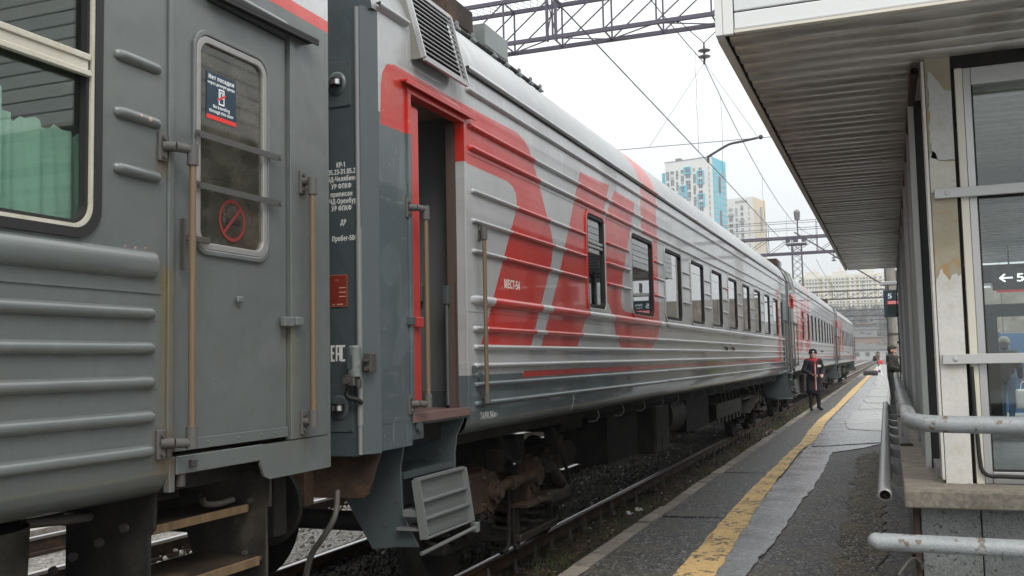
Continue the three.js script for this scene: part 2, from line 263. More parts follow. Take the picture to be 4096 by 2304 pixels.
// platform ------------------------------------------------------------------------------
const platform = structure('platform');
{
  const g = new THREE.PlaneGeometry(2.3, 320, 30, 1200); g.rotateX(-Math.PI / 2); g.translate(-1.04, 0, -150);
  const p = g.attributes.position; for (let i = 0; i < p.count; i++) { const x = p.getX(i), z = p.getZ(i); p.setY(i, -.004 + .008 * (fbm(x * .1 + 4, z * .05 + 30, 16, 3) - .5)); }
  g.computeVertexNormals();
  add(platform, 'asphalt', boxUV(g, .55), std({ map: T.rough, roughness: .62, bumpMap: T.asphaltBump, bumpScale: .006 }));
  // wide apron beyond the station building
  add(platform, 'apron', ext(.1, 9, -.06, -.008, 30, -300), std({ map: withRep(T.smooth, .5), roughness: .5, bumpMap: T.asphaltBump, bumpScale: .004 }));
  const poly = (pts, y, h, jig = .03, sub = 6) => { // closed outline on the ground, edges roughened
    const o = []; pts.forEach((a, i) => { const b = pts[(i + 1) % pts.length]; const L = Math.hypot(b[0] - a[0], b[1] - a[1]), n = Math.max(1, Math.min(60, Math.round(L * sub))); for (let k = 0; k < n; k++) { const t = k / n, w = k ? jig : 0; o.push([a[0] + (b[0] - a[0]) * t + rr(-w, w), a[1] + (b[1] - a[1]) * t + rr(-w, w)]); } });
    const s = new THREE.Shape(); o.forEach((q, i) => i ? s.lineTo(q[0], -q[1]) : s.moveTo(q[0], -q[1])); s.closePath();
    const e = new THREE.ExtrudeGeometry(s, { depth: h, bevelEnabled: true, bevelSize: .006, bevelThickness: Math.min(.004, h * .4), bevelSegments: 1 }); e.rotateX(-Math.PI / 2); e.translate(0, y, 0); return boxUV(e, .45);
  };
  const wet = std({ map: T.smooth, roughnessMap: T.smoothRough, roughness: 1, bumpMap: T.asphaltBump, bumpScale: .0022 });
  const dry = std({ map: withRep(T.rough, 1.2), color: lin(.95, .97, .97), roughness: .55, bumpMap: T.asphaltBump, bumpScale: .006 });
  const pale = std({ map: T.patch, roughnessMap: T.smoothRough, roughness: .8, bumpMap: T.asphaltBump, bumpScale: .002 });
  // smooth wet strip between the painted line and the worn surface
  add(platform, 'wet_asphalt_strip', poly([[-1.30, -1], [-1.36, -14], [-1.40, -22], [-1.36, -41], [-1.36, -150], [-.1, -150], [-.12, -45], [-.14, -17.98], [-.51, -16.9], [-.94, -16.1], [-.91, -13.8], [-.92, -11.5], [-.95, -10.6], [-.95, -9.2], [-1.02, -7], [-1.02, -1]], -.002, .008, .018), wet);
  // overlay patches with ragged edges, stepping up the platform
  const ps = [
    [[-.29, -20.6], [-.88, -21.05], [-.95, -21.85], [-1.04, -23.4], [-1.01, -24.95], [-1.02, -27.2], [-.2, -28.6], [-.16, -20.6]],
    [[-.2, -28.9], [-.9, -28.8], [-.92, -31.4], [-.2, -32.0]], [[-.2, -32.2], [-.76, -32.4], [-.9, -33.75], [-.92, -36.4], [-.2, -37]],
    [[-.2, -37.3], [-.9, -37], [-.87, -40.9], [-.9, -44.9], [-.2, -45.4]], [[-.2, -45.8], [-.8, -45.6], [-.77, -52], [-.92, -53.2], [-.95, -60], [-.2, -61]], [[-.2, -61.4], [-.95, -61], [-.97, -80], [-.2, -82]],
    [[-.2, -17.9], [-.56, -17.6], [-.98, -17.2], [-1.3, -17.0], [-1.34, -20.2], [-.9, -20.6], [-.2, -20.3]]];
  ps.forEach((q, i) => add(platform, 'asphalt_patch', poly(q, .006, .012, .02), i === 6 ? wet : pale));
  // trodden brownish film down the middle of the worn surface
  add(platform, 'asphalt_patch', poly([[-.5, -1], [-.44, -7.2], [-.46, -10], [-.5, -13], [-.52, -15.4], [-.3, -16.4], [-.12, -15], [-.16, -10], [-.12, -6], [-.1, -1]], -.003, .006, .05, 5), std({ map: withRep(T.rough, 1.3), color: lin(1.45, 1.38, 1.2), roughness: .8, bumpMap: T.asphaltBump, bumpScale: .005 }));
  // dry strip between kerb and line, in slabs with cracks
  const zs = [-1, -6.2, -9.4, -13.1, -17.2, -22.4, -27, -33, -41, -52, -70, -110, -150];
  for (let i = 0; i < zs.length - 1; i++) add(platform, 'asphalt_panel', poly([[-1.4, zs[i] - .02], [-1.42, zs[i + 1] + .02], [-2.13, zs[i + 1] + .02 + rr(-.1, .1)], [-2.12, zs[i] - .02]], -.002, .01, .012, 4), dry);
  // painted line
  const L = [[-1.50, -1], [-1.48, -6.9], [-1.56, -11], [-1.56, -15.7], [-1.54, -17.8], [-1.62, -20.8], [-1.66, -23.9], [-1.60, -29.9], [-1.66, -44.3], [-1.65, -70], [-1.6, -150]];
  const R = [[-1.22, -1], [-1.22, -6.97], [-1.36, -11], [-1.39, -13.85], [-1.43, -16], [-1.35, -18.4], [-1.45, -23.9], [-1.43, -29.5], [-1.39, -41], [-1.39, -67], [-1.35, -150]];
  const yl = tex(512, (u, v) => { const a = fbm(u, v, 60, 3), b = fbm(u, v, 7, 4), c = .7 * fbm(u + .2, v + .7, 55, 3) + .3 * fbm(u, v + .4, 6, 3); let col = mix([218, 184, 122], [194, 164, 112], clamp01(b)); col = col.map(k => k + 30 * (a - .5)); return mix(col, [74, 68, 58], step(.575, .66, c) * .7); });
  add(platform, 'platform_edge_line', poly([...L, ...R.reverse()], .0085, .004, .012, 5), std({ map: yl, roughness: .7, bumpMap: T.asphaltBump, bumpScale: .002 }));
}
{ // kerb stones
  const o = structure('kerb'); const km = [std({ map: withRep(T.concrete, .9), color: lin(.8, .75, .68), roughness: .85, bumpMap: T.asphaltBump, bumpScale: .006 }), std({ map: withRep(T.concrete, 1.1), color: lin(.95, .89, .8), roughness: .85, bumpMap: T.asphaltBump, bumpScale: .006 }), std({ map: withRep(T.concrete, .8), color: lin(.7, .66, .6), roughness: .85, bumpMap: T.asphaltBump, bumpScale: .006 })];
  const gs = [0, 1, 2].map(() => { const g = box(.155, .36, .985, 0, -.17, 0, .02); const p = g.attributes.position; for (let i = 0; i < p.count; i++) { const k = vn(p.getX(i) * 40 + rnd() * 0 + 20, p.getZ(i) * 9 + 30, 64); p.setX(i, p.getX(i) + .012 * (k - .5)); } g.computeVertexNormals(); return g; });
  for (let k = 0; k < 150; k++) add(o, 'kerb_stone', gs[(k * 7) % 3], km[Math.floor(rnd() * 3)], [-2.205 + rr(-.012, .012), rr(-.006, .012), .5 - k], [rr(-.01, .01), rr(-.012, .012), rr(-.03, .03)]);
}
{ // grass tufts and litter in the strip beside the rail
  const blade = new THREE.BufferGeometry(); blade.setAttribute('position', new THREE.Float32BufferAttribute([-.004, 0, 0, .004, 0, 0, 0, 1, .25], 3)); blade.setIndex([0, 1, 2]); blade.computeVertexNormals();
  const N = 4200, im = new THREE.InstancedMesh(blade, std({ color: 0xffffff, roughness: .8 }), N); im.name = 'grass'; im.userData.kind = 'stuff'; shade(im); tag(im, 'sparse short grass growing between the rail and the kerb', 'grass');
  const m4 = new THREE.Matrix4(), q = new THREE.Quaternion(), e = new THREE.Euler(), c = new THREE.Color(); const cl = []; for (let i = 0; i < 90; i++) cl.push([rr(-3.1, -2.36), i < 8 ? rr(-6, -9) : rr(-10, -45)]);
  cl[0] = [-2.62, -6.6]; cl[1] = [-2.72, -7.0];
  for (let i = 0; i < N; i++) { const k = cl[Math.floor(rnd() * cl.length)]; e.set(rr(-.5, .5), rnd() * 6, rr(-.5, .5)); q.setFromEuler(e); const h = rr(.03, .1); m4.compose(V(k[0] + rr(-.12, .12), -.33, k[1] + rr(-.3, .3)), q, V(1, h, h)); im.setMatrixAt(i, m4); c.setRGB(rr(.05, .1), rr(.09, .15), .03); im.setColorAt(i, c); }
  scene.add(im);
  const N2 = 900, lf = new THREE.CircleGeometry(1, 5); lf.rotateX(-Math.PI / 2); const p = lf.attributes.position; for (let i = 0; i < p.count; i++) p.setY(i, .25 * Math.abs(p.getX(i))); lf.computeVertexNormals();
  const il = new THREE.InstancedMesh(lf, std({ color: 0xffffff, roughness: .8 }), N2); il.name = 'fallen_leaves'; il.userData.kind = 'stuff'; shade(il); tag(il, 'dead brown leaves and scraps strewn along the track edge', 'leaves');
  for (let i = 0; i < N2; i++) { e.set(rr(-.4, .4), rnd() * 6, rr(-.4, .4)); q.setFromEuler(e); const s = rr(.012, .034); m4.compose(V(rr(-3.25, -2.33), -.312, -4.5 - Math.pow(rnd(), 1.6) * 45), q, V(s, s, s * rr(.5, 1))); il.setMatrixAt(i, m4); const k = rnd(); k < .1 ? c.setRGB(.5, .48, .44) : c.setRGB(rr(.08, .2), rr(.05, .11), rr(.02, .05)); il.setColorAt(i, c); }
  scene.add(il);
  const N3 = 2200, gg = new THREE.TetrahedronGeometry(1, 0), ig = new THREE.InstancedMesh(gg, std({ color: 0xffffff, roughness: .85 }), N3); ig.name = 'platform_grit'; ig.userData.kind = 'stuff'; shade(ig); tag(ig, 'fine pale grit and crumbs scattered over the worn asphalt', 'grit');
  for (let i = 0; i < N3; i++) { e.set(rnd() * 6, rnd() * 6, rnd() * 6); q.setFromEuler(e); const s = rr(.003, .009), nk = rnd() < .45; m4.compose(V(nk ? rr(-2.12, -1.6) : rr(-.9, .02), .009, -4.5 - Math.pow(rnd(), 1.4) * 20), q, V(s, s, s)); ig.setMatrixAt(i, m4); const k = rr(.1, .45); c.setRGB(k, k * .95, k * .85); ig.setColorAt(i, c); }
  scene.add(ig);
  // crumpled white scraps lying by the rail
  const sg = new THREE.IcosahedronGeometry(.045, 1); const sp = sg.attributes.position; for (let i = 0; i < sp.count; i++) { const k = .6 + .8 * vn(sp.getX(i) * 60 + 40, sp.getY(i) * 60 + sp.getZ(i) * 50 + 40, 64); sp.setXYZ(i, sp.getX(i) * k, sp.getY(i) * k * .6, sp.getZ(i) * k); } sg.computeVertexNormals();
  [[-3.02, -11.6, 'crumpled white plastic scrap beside the rail, left of its pair'], [-2.98, -11.9, 'crumpled white plastic scrap beside the rail, right of its pair']].forEach(a => tag(add(scene, 'litter_scrap', sg, M.white, [a[0], -.33, a[1]], [0, a[1], 0]), a[2], 'litter', 'scraps beside the rail'));
}

// ------------------------------------------------------------------ station building
const station = thing('station_building', 'glazed station pavilion with wide slatted canopy and grey stone base', 'building');
{
  const CX0 = -.77, CX1 = 7.6, CZ0 = -5.04, CZ1 = -20.5, SY = 3.2;
  // canopy
  const can = part(station, 'canopy');
  const n = 86, w = (CZ0 - CZ1 - .16) / n;
  const prof = []; for (let i = 0; i <= 8; i++) { const a = Math.PI * i / 8; prof.push([-(w * .455) * Math.cos(a), -.045 * Math.pow(Math.sin(a), .55)]); }
  const sg = sweep(prof.map(p => [p[0], p[1]]), 0, CX1 - CX0 - .1, 1); sg.rotateY(Math.PI / 2);
  const mats = [M.soffit, std({ map: T.soffit, color: lin(.86, .85, .82), roughness: .27, metalness: .5 }), std({ map: T.soffit, color: lin(1, .98, .95), roughness: .33, metalness: .5 }), std({ map: T.soffit, color: lin(.78, .76, .72), roughness: .3, metalness: .5 })];
  const gs = [0, 1, 2, 3].map(k => { const g = sg.clone(); const u = boxUV(g, .33); const a = u.attributes.uv; for (let i = 0; i < a.count; i++) a.setXY(i, a.getX(i) + k * .37, a.getY(i) * 2 + k * .21); u.setAttribute('normal', sg.toNonIndexed().attributes.normal); return u; });
  for (let k = 0; k < n; k++) add(can, 'soffit_slat', gs[Math.floor(rnd() * 4)], mats[Math.floor(rnd() * 4)], [CX0 + .05, SY + .035 + rr(-.004, .004), CZ0 - .08 - w * (k + .5)]);
  add(can, 'soffit_backing', ext(CX0 + .03, CX1, SY + .04, SY + .07, CZ0 - .03, CZ1 + .03), M.dark);
  const bh = .1, nb = 11, wm = [std({ color: lin(.72, .74, .74), roughness: .38 }), std({ color: lin(.68, .70, .71), roughness: .4 }), std({ color: lin(.75, .76, .75), roughness: .36 })];
  const fr = ext(0, CX1 - CX0 - .09, 0, bh - .008, -.02, .0, .006), sd = ext(-.0, .02, 0, bh - .008, 0, CZ1 - CZ0 + .09, .006);
  for (let k = 0; k < nb; k++) {
    add(can, 'fascia_board', fr, wm[k % 3], [CX0 + .09, SY + .012 + bh * k, CZ0]);
    add(can, 'fascia_board', sd, wm[(k + 1) % 3], [CX0, SY + .012 + bh * k, CZ0 - .09]);
    add(can, 'fascia_board', fr, wm[k % 3], [CX0 + .09, SY + .012 + bh * k, CZ1 + .02]);
  }
  add(can, 'fascia_backing', merge(ext(CX0 + .025, CX1, SY + .02, SY + 1.08, CZ0 - .025, CZ0 - .05), ext(CX0 + .025, CX0 + .05, SY + .02, SY + 1.08, CZ0 - .051, CZ1 + .03)), M.dark);
  add(can, 'corner_trim', merge(ext(CX0 - .008, CX0 + .03, SY - .01, SY + 1.12, CZ0 + .008, CZ0 - .09, .004), ext(CX0 + .032, CX0 + .085, SY - .01, SY + 1.12, CZ0 + .008, CZ0 - .02, .004)), M.white);
  add(can, 'edge_trim', merge(ext(CX0 + .09, CX1, SY - .006, SY + .009, CZ0 + .012, CZ0 - .03), ext(CX0 - .012, CX0 + .03, SY - .006, SY + .009, CZ0 - .095, CZ1)), M.cream);
  add(can, 'drip_strip', ext(CX0 + .09, CX1, SY + .013, SY + .021, CZ0 + .006, CZ0 + .001), M.alu);
  add(can, 'roof_deck', ext(CX0, CX1, SY + 1.115, SY + 1.16, CZ0 + .01, CZ1 - .01), M.alu);
  // base wall of stone slabs
  const base = part(station, 'base_wall');
  const gm = [0, 1, 2].map(k => std({ map: withRep(T.granite, .9 + .2 * k), color: lin(1 - .1 * k, 1 - .1 * k, 1 - .1 * k), roughness: .5, bumpMap: T.grain, bumpScale: .0015 }));
  add(base, 'wall_core', merge(ext(.12, 7.2, -.3, .7, -5.76, -6.1), ext(.12, .4, -.3, .7, -6.101, -20.4)), M.dark);
  const xs = [.105, .4, .86, 1.35, 1.9, 2.6, 3.4, 4.3];
  for (let i = 0; i < xs.length - 1; i++) for (const [y0, y1] of [[.30, .698], [-.15, .294]]) add(base, 'stone_slab', ext(xs[i] + .003, xs[i + 1] - .003, y0, y1, -5.72, -5.755, .004), gm[(i + (y0 > 0 ? 0 : 1)) % 3]);
  for (let k = 0; k < 16; k++) for (const [y0, y1] of [[.30, .698], [-.15, .294]]) { const z = -5.76 - k * .92; add(base, 'stone_slab', ext(.085, .118, y0, y1, z - .003, Math.max(z - .917, -20.4), .004), gm[(k + (y0 > 0 ? 1 : 0)) % 3]); }
  add(base, 'corner_post', ext(.07, .1, -.2, .7, -5.71, -5.755, .004), M.rust);
  const ledgeM = std({ map: withRep(T.concrete, .7), color: lin(.86, .81, .73), roughness: .8, bumpMap: T.asphaltBump, bumpScale: .003 });
  add(station, 'window_ledge', ext(.03, 7.2, .705, .8, -5.62, -6.1, .012), ledgeM);
  add(station, 'window_ledge', ext(.03, .36, .705, .8, -6.103, -20.45, .012), ledgeM);
  // corner column with flaking paint: body, paint skins and bare render
  const col = part(station, 'corner_column');
  const bare = tex(256, (u, v) => { const b = fbm(u, v, 5, 4), c = fbm(u + .3, v, 10, 3); return mix(mix([176, 170, 152], [150, 142, 122], b), [186, 132, 66], step(.55, .75, c) * .6); });
  add(col, 'column_core', ext(.25, .385, .795, 3.2, -5.95, -6.12, .006), std({ map: withRep(bare, 1.3), roughness: .85, bumpMap: T.grain, bumpScale: .003 }));
  const skin = (pts, z = -5.9465) => { const s = new THREE.Shape(); const o = []; pts.forEach((a, i) => { const b = pts[(i + 1) % pts.length], L = Math.hypot(b[0] - a[0], b[1] - a[1]), m = Math.max(1, Math.round(L / .025)); for (let k = 0; k < m; k++) { const straight = Math.abs(a[0] - b[0]) < 1e-4; const j = k && !straight ? .006 : 0; o.push([a[0] + (b[0] - a[0]) * k / m + rr(-j, j), a[1] + (b[1] - a[1]) * k / m + rr(-j, j)]); } }); o.forEach((q, i) => i ? s.lineTo(...q) : s.moveTo(...q)); s.closePath(); const g = new THREE.ExtrudeGeometry(s, { depth: .003, bevelEnabled: false }); g.translate(0, 0, z); return boxUV(g, 1.1); };
  add(col, 'paint_skin', skin([[.2515, .80], [.3835, .80], [.3835, 1.955], [.37, 1.94], [.36, 1.96], [.335, 1.95], [.325, 1.92], [.305, 1.95], [.29, 1.99], [.275, 1.98], [.2515, 1.9]]), M.plaster);
  add(col, 'paint_skin', skin([[.2515, 2.42], [.3835, 2.42], [.3835, 2.59], [.30, 2.60], [.27, 2.66], [.2515, 2.6]]), std({ map: T.plaster, color: lin(.86, .84, .78), roughness: .65 }));
  add(col, 'paint_skin', skin([[.262, 2.62], [.30, 2.605], [.3835, 2.60], [.3835, 2.99], [.35, 3.0], [.32, 3.05], [.29, 3.1], [.268, 3.12]]), std({ map: T.plaster, color: lin(.78, .8, .82), roughness: .6 }));
  add(col, 'side_board', ext(.232, .247, .82, 3.18, -5.94, -6.13, .003), M.plaster);
  // left wall: mullions and panes
  const wall = part(station, 'side_glazing');
  const mz = [-6.75, -7.6, -8.75, -10, -11.4, -12.9, -14.5, -16.2, -18, -19.4, -20.35];
  const mm2 = std({ color: lin(.5, .51, .51), roughness: .45 }), mm = std({ color: lin(.30, .31, .31), roughness: .5, bumpMap: T.grain, bumpScale: .001 });
  mz.forEach((z, i) => { const u = part(wall, 'mullion'); add(u, 'mullion_face', ext(.172, .206, .8, 3.2, z + .05, z - .05, .004), i % 3 ? mm : mm2); add(u, 'mullion_core', ext(.2065, .27, .8, 3.2, z + .03, z - .05), M.rubber); });
  const edge = [-6.12, ...mz]; for (let i = 0; i < edge.length - 1; i++) { add(wall, 'pane', ext(.235, .245, .86, 3.14, edge[i] - .052, edge[i + 1] + .052), M.glass); add(wall, 'rail', merge(ext(.215, .268, .803, .86, edge[i] - .051, edge[i + 1] + .051), ext(.215, .268, 3.14, 3.198, edge[i] - .051, edge[i + 1] + .051)), mm); }
  // pipe conduit with flaking rust under the soffit
  add(station, 'conduit', tube([[.2, 3.14, -5.98], [.19, 3.12, -7], [.2, 3.13, -9], [.19, 3.11, -12], [.2, 3.13, -16], [.2, 3.12, -20]], .022, 7, 40), M.rust);
  // end window
  const win = part(station, 'end_window');
  add(win, 'white_strip', ext(.405, .445, .80, 3.12, -5.955, -5.99, .003), M.cream);
  add(win, 'side_groove', ext(.387, .404, .80, 3.2, -5.985, -6.1), M.dark);
  add(win, 'frame', merge(ext(.447, .487, .80, 3.12, -5.965, -6.02, .004), ext(.488, 4, .80, .865, -5.965, -6.02, .004), ext(.488, 4, 3.02, 3.12, -5.965, -6.02, .004), ext(2.2, 2.26, .866, 3.02, -5.966, -6.02, .004)), M.alu);
  add(win, 'head', ext(.388, 4, 3.121, 3.2, -5.96, -6.1), M.dark);
  add(win, 'seal', merge(ext(.4875, .497, .866, 3.019, -5.98, -6.0), ext(.497, 2.2, .866, .876, -5.98, -6.0)), M.rubber);
  add(win, 'pane', ext(.488, 2.2, .866, 3.02, -5.99, -5.996), M.glass);
  add(win, 'pane', ext(2.26, 4, .866, 3.02, -5.99, -5.996), M.glass);
  const barM = std({ color: lin(.50, .51, .51), roughness: .45, bumpMap: T.grain, bumpScale: .0008 });
  for (const [y, x0] of [[2.41, .268], [1.483, .265]]) { const b = part(station, 'guard_bar'); add(b, 'flat_bar', ext(x0, 4, y - .027, y + .027, -5.915, -5.943, .003), barM); add(b, 'bolt', new THREE.SphereGeometry(.015, 10, 6).scale(1, 1, .5), barM, [x0 + .065, y, -5.915]); }
  add(station, 'window_cable', tube([[.408, 1.44, -5.945], [.411, 1.3, -5.945], [.413, 1.15, -5.942], [.42, 1.05, -5.945], [.425, .93, -5.945], [.435, .87, -5.94], [.47, .845, -5.94], [.53, .845, -5.935], [.62, .842, -5.935], [1.5, .845, -5.935]], .011, 8, 60), M.rubber);
  // inside: floor, far end frames, right-hand wall
  add(station, 'inner_frame', merge(ext(.98, 1.06, 0, 2.9, -18.8, -18.9), ext(1.06, 6, 2.12, 2.34, -18.8, -18.9), ext(1.52, 1.74, 0, 2.119, -18.82, -18.9), ext(2.9, 3.0, 0, 2.119, -18.8, -18.9)), M.black);
  add(station, 'inner_sill', ext(1.06, 6, .0, .34, -18.95, -19.05), M.rust);
  add(station, 'inner_glazing_bar', merge(ext(1.9, 1.95, 0, .8, -12, -12.05), ext(1.75, 1.8, 0, .95, -12.2, -12.25), ext(1.75, 1.95, .78, .82, -12.1, -12.15)), M.black);
  add(station, 'back_wall', ext(7.0, 7.2, 0, 3.19, -6.1, -20.4), M.plaster);
  // overhead beam across the hall
  add(station, 'hall_beam', merge(ext(.4, 7, 2.62, 2.9, -17.2, -17.5), ext(.4, 7, 2.9, 3.18, -9.8, -10.1)), M.dark);
}
{ // direction sign hung inside the hall
  const s = thing('direction_sign', 'black hanging sign with white left arrow and 5 above a red stripe, behind glass', 'sign', [1.27, 2.27, -14]);
  const t = canvasTex(512, 128, (c, w, h) => { c.fillStyle = '#0b0c0f'; c.fillRect(0, 0, w, h); c.fillStyle = '#fff'; c.font = 'bold 76px sans-serif'; c.textBaseline = 'middle'; c.fillText('5', 112, 56); c.font = 'bold 34px sans-serif'; c.fillText('Путь', 172, 40); c.font = '26px sans-serif'; c.fillText('Track', 172, 76); c.strokeStyle = '#fff'; c.lineWidth = 11; c.beginPath(); c.moveTo(34, 56); c.lineTo(96, 56); c.moveTo(58, 30); c.lineTo(33, 56); c.lineTo(58, 82); c.stroke(); });
  add(s, 'sign_box', ext(0, 1.24, .04, .31, 0, -.09, .008), M.black);
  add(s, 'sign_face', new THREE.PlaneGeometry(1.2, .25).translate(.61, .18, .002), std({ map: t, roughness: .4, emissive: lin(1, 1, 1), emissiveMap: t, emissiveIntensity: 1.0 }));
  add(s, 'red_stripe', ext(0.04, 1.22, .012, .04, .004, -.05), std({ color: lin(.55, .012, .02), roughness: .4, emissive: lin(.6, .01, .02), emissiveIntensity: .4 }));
  add(s, 'hanger', merge(rod([.2, .31, -.04], [.2, .62, -.04], .01), rod([1, .31, -.04], [1, .62, -.04], .01)), M.black);
}
// guard pipes -----------------------------------------------------------------------------
{
  const a = thing('guard_rail', 'upper grey painted pipe rail turning the corner of the station ledge', 'railing', [0, 0, 0], 'guard rails round the station');
  for (const z of [-6.4, -9.6, -13]) add(a, 'weld_ring', new THREE.TorusGeometry(.042, .0035, 6, 20), M.pipePaint, [.066, 1.179, z]);
  for (const x of [.62, 1.4]) add(a, 'weld_ring', new THREE.TorusGeometry(.042, .0035, 6, 20).rotateY(Math.PI / 2), M.pipePaint, [x, 1.166, -5.23]);
  add(a, 'pipe', smoothUV(tube([[.058, 1.17, -17.6], [.062, 1.175, -12], [.066, 1.18, -8], [.07, 1.18, -6], [.072, 1.18, -5.5], [.085, 1.178, -5.36], [.125, 1.175, -5.27], [.2, 1.172, -5.24], [.5, 1.167, -5.23], [1.2, 1.158, -5.23], [3.5, 1.13, -5.23]], .042, 18, 150)), M.pipePaint);
  for (const z of [-8.3, -12, -15.8]) { const p = part(a, 'post'); add(p, 'upright', ext(.045, .1, .815, 1.15, z + .02, z - .02, .006), M.pipePaint); add(p, 'foot_plate', ext(.02 + .012, .125, .8005, .816, z + .05, z - .05, .003), M.rust); }
  const b = thing('guard_rail', 'lower grey steel pipe along the station wall with an open hollow near end', 'railing', [0, 0, 0], 'guard rails round the station');
  { // hollow pipe
    const o = [], N = 20, prof = [[.030, -.01], [.0405, -.005], [.0415, 0], [.0415, 11.2], [.03, 11.2], [.03, 0], [.030, -.01]]; const g = new THREE.LatheGeometry(prof.map(p => new THREE.Vector2(p[0], p[1])), N); g.rotateX(-Math.PI / 2); g.translate(0, 0, -6.14);
    const pp = g.attributes.position; for (let i = 0; i < pp.count; i++) pp.setX(i, pp.getX(i) - .072 - .0048 * (-pp.getZ(i) - 6.14)); pp.needsUpdate = true; g.translate(0, .7, 0); add(b, 'pipe', clean(g), std({ color: lin(.36, .36, .36), metalness: .35, roughness: .42, bumpMap: T.grain, bumpScale: .0012 }));
    add(b, 'pipe_plug', new THREE.IcosahedronGeometry(.022, 1).scale(1, 1.3, 1), M.rust, [-.072, .684, -6.2]);
  }
  for (let k = 0; k < 9; k++) { const z = -6.5 - k * 1.28, px = -.072 - .0048 * (-z - 6.14); const pts = [[px + .03, .67], [px + .06, .635], [px + .1, .628], [.083, .63]]; const g = sweep(pts, z + .004, z - .05, 1); const g2 = sweep(pts.map(p => [p[0], p[1] + .055]), z - .004, z - .006, 1); add(b, 'bracket', merge(sweep([...pts, ...pts.map(p => [p[0], p[1] + .07]).reverse(), pts[0]], z, z - .012, 1), capStrip(pts, .07, z), capStrip(pts, .07, z - .012)), M.pipePaint); }
  const c = thing('guard_rail', 'lower grey painted pipe with rounded flattened end in front of the stone base', 'railing', [0, 0, 0], 'guard rails round the station');
  { const g = new THREE.CapsuleGeometry(.044, 3.6, 10, 20); g.rotateZ(Math.PI / 2); g.translate(1.7, 0, 0); const p = g.attributes.position; for (let i = 0; i < p.count; i++) { const x = p.getX(i); p.setY(i, p.getY(i) * (1 - .12 * step(.05, -.13, x)) + .642 - .008 * x + .012 * step(.02, -.14, x)); p.setZ(i, p.getZ(i) * (1 + .1 * step(.05, -.13, x)) - 4.9); } g.computeVertexNormals(); add(c, 'pipe', smoothUV(clean(g)), M.pipePaint); }
  add(c, 'weld_ring', new THREE.TorusGeometry(.0445, .003, 6, 20).rotateY(Math.PI / 2), M.pipePaint, [.42, .639, -4.9]);
  add(c, 'bracket', merge(ext(.9, .95, .6, .65, -4.94, -5.718, .006), ext(2.4, 2.45, .59, .64, -4.94, -5.718, .006)), M.pipePaint);
  add(c, 'broken_bracket', merge(tube([[.1, .40, -5.7], [.06, .45, -5.6], [.03, .44, -5.54], [-.02, .38, -5.48]], .008, 6, 14), tube([[.1, .38, -5.7], [.085, .42, -5.68], [.06, .455, -5.62]], .014, 6, 10)), M.iron);
}
function smoothUV(g) { const n = g.attributes.normal.clone(), u = boxUV(g, 1.6); u.setAttribute('normal', n); return u; }
function capStrip(pts, h, z) { const pos = [], idx = []; pts.forEach(p => pos.push(p[0], p[1], z, p[0], p[1] + h, z)); for (let i = 0; i < pts.length - 1; i++) { const a = i * 2; idx.push(a, a + 1, a + 2, a + 1, a + 3, a + 2); } const g = new THREE.BufferGeometry(); g.setAttribute('position', new THREE.Float32BufferAttribute(pos, 3)); g.setIndex(idx); g.computeVertexNormals(); return clean(g); }
{ // hanging track board at the canopy's far end
  const s = thing('track_board', 'dark framed track 5 display board hung past the station wall', 'sign', [-.1, 2.27, -21.5]);
  const t = canvasTex(256, 256, (c, w, h) => { c.fillStyle = '#3b4750'; c.fillRect(0, 0, w, h); c.fillStyle = '#eef2f4'; c.textBaseline = 'middle'; c.font = 'bold 74px sans-serif'; c.fillText('5', 24, 48); c.font = 'bold 34px sans-serif'; c.fillText('Путь', 96, 34); c.font = '28px sans-serif'; c.fillText('Track', 96, 68); c.fillStyle = '#d8433b'; c.fillRect(18, 98, 238, 38); c.fillStyle = '#f4d9d6'; c.fillRect(28, 106, 150, 7); c.fillRect(28, 121, 90, 6); c.fillStyle = '#2c3733'; c.fillRect(18, 142, 238, 100); });
  add(s, 'board_case', ext(0, .62, 0, .56, 0, -.14, .012), std({ color: lin(.12, .15, .17), roughness: .45 }));
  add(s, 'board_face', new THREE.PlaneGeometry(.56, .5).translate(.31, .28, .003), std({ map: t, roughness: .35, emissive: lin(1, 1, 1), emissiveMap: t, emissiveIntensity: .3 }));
  add(s, 'hanger', merge(rod([.1, .56, -.07], [.1, .66, -.07], .012), rod([.5, .56, -.07], [.5, .66, -.07], .012)), M.black);
  const l = thing('platform_light', 'white box light mounted above the track 5 board', 'lamp', [-.14, 2.93, -21.5]);
  add(l, 'housing', ext(0, .75, 0, .075, .06, -.2, .012), M.white); add(l, 'bracket', ext(.3, .36, .075, .3, -.05, -.11), M.iron);
  const d = tag(add(scene, 'hanging_cable', merge(tube([[.2, 3.1, -19.9], [.15, 2.6, -20.6], [.16, 2, -20.7], [.16, 1.4, -20.7], [.15, .9, -20.7]], .012, 6, 30), ext(.12, .2, 2.27, 2.31, -20.66, -20.72), ext(.12, .2, 1.72, 1.76, -20.66, -20.72)), M.black), 'black cable with clamps hanging down the far end of the station wall', 'cable');
}

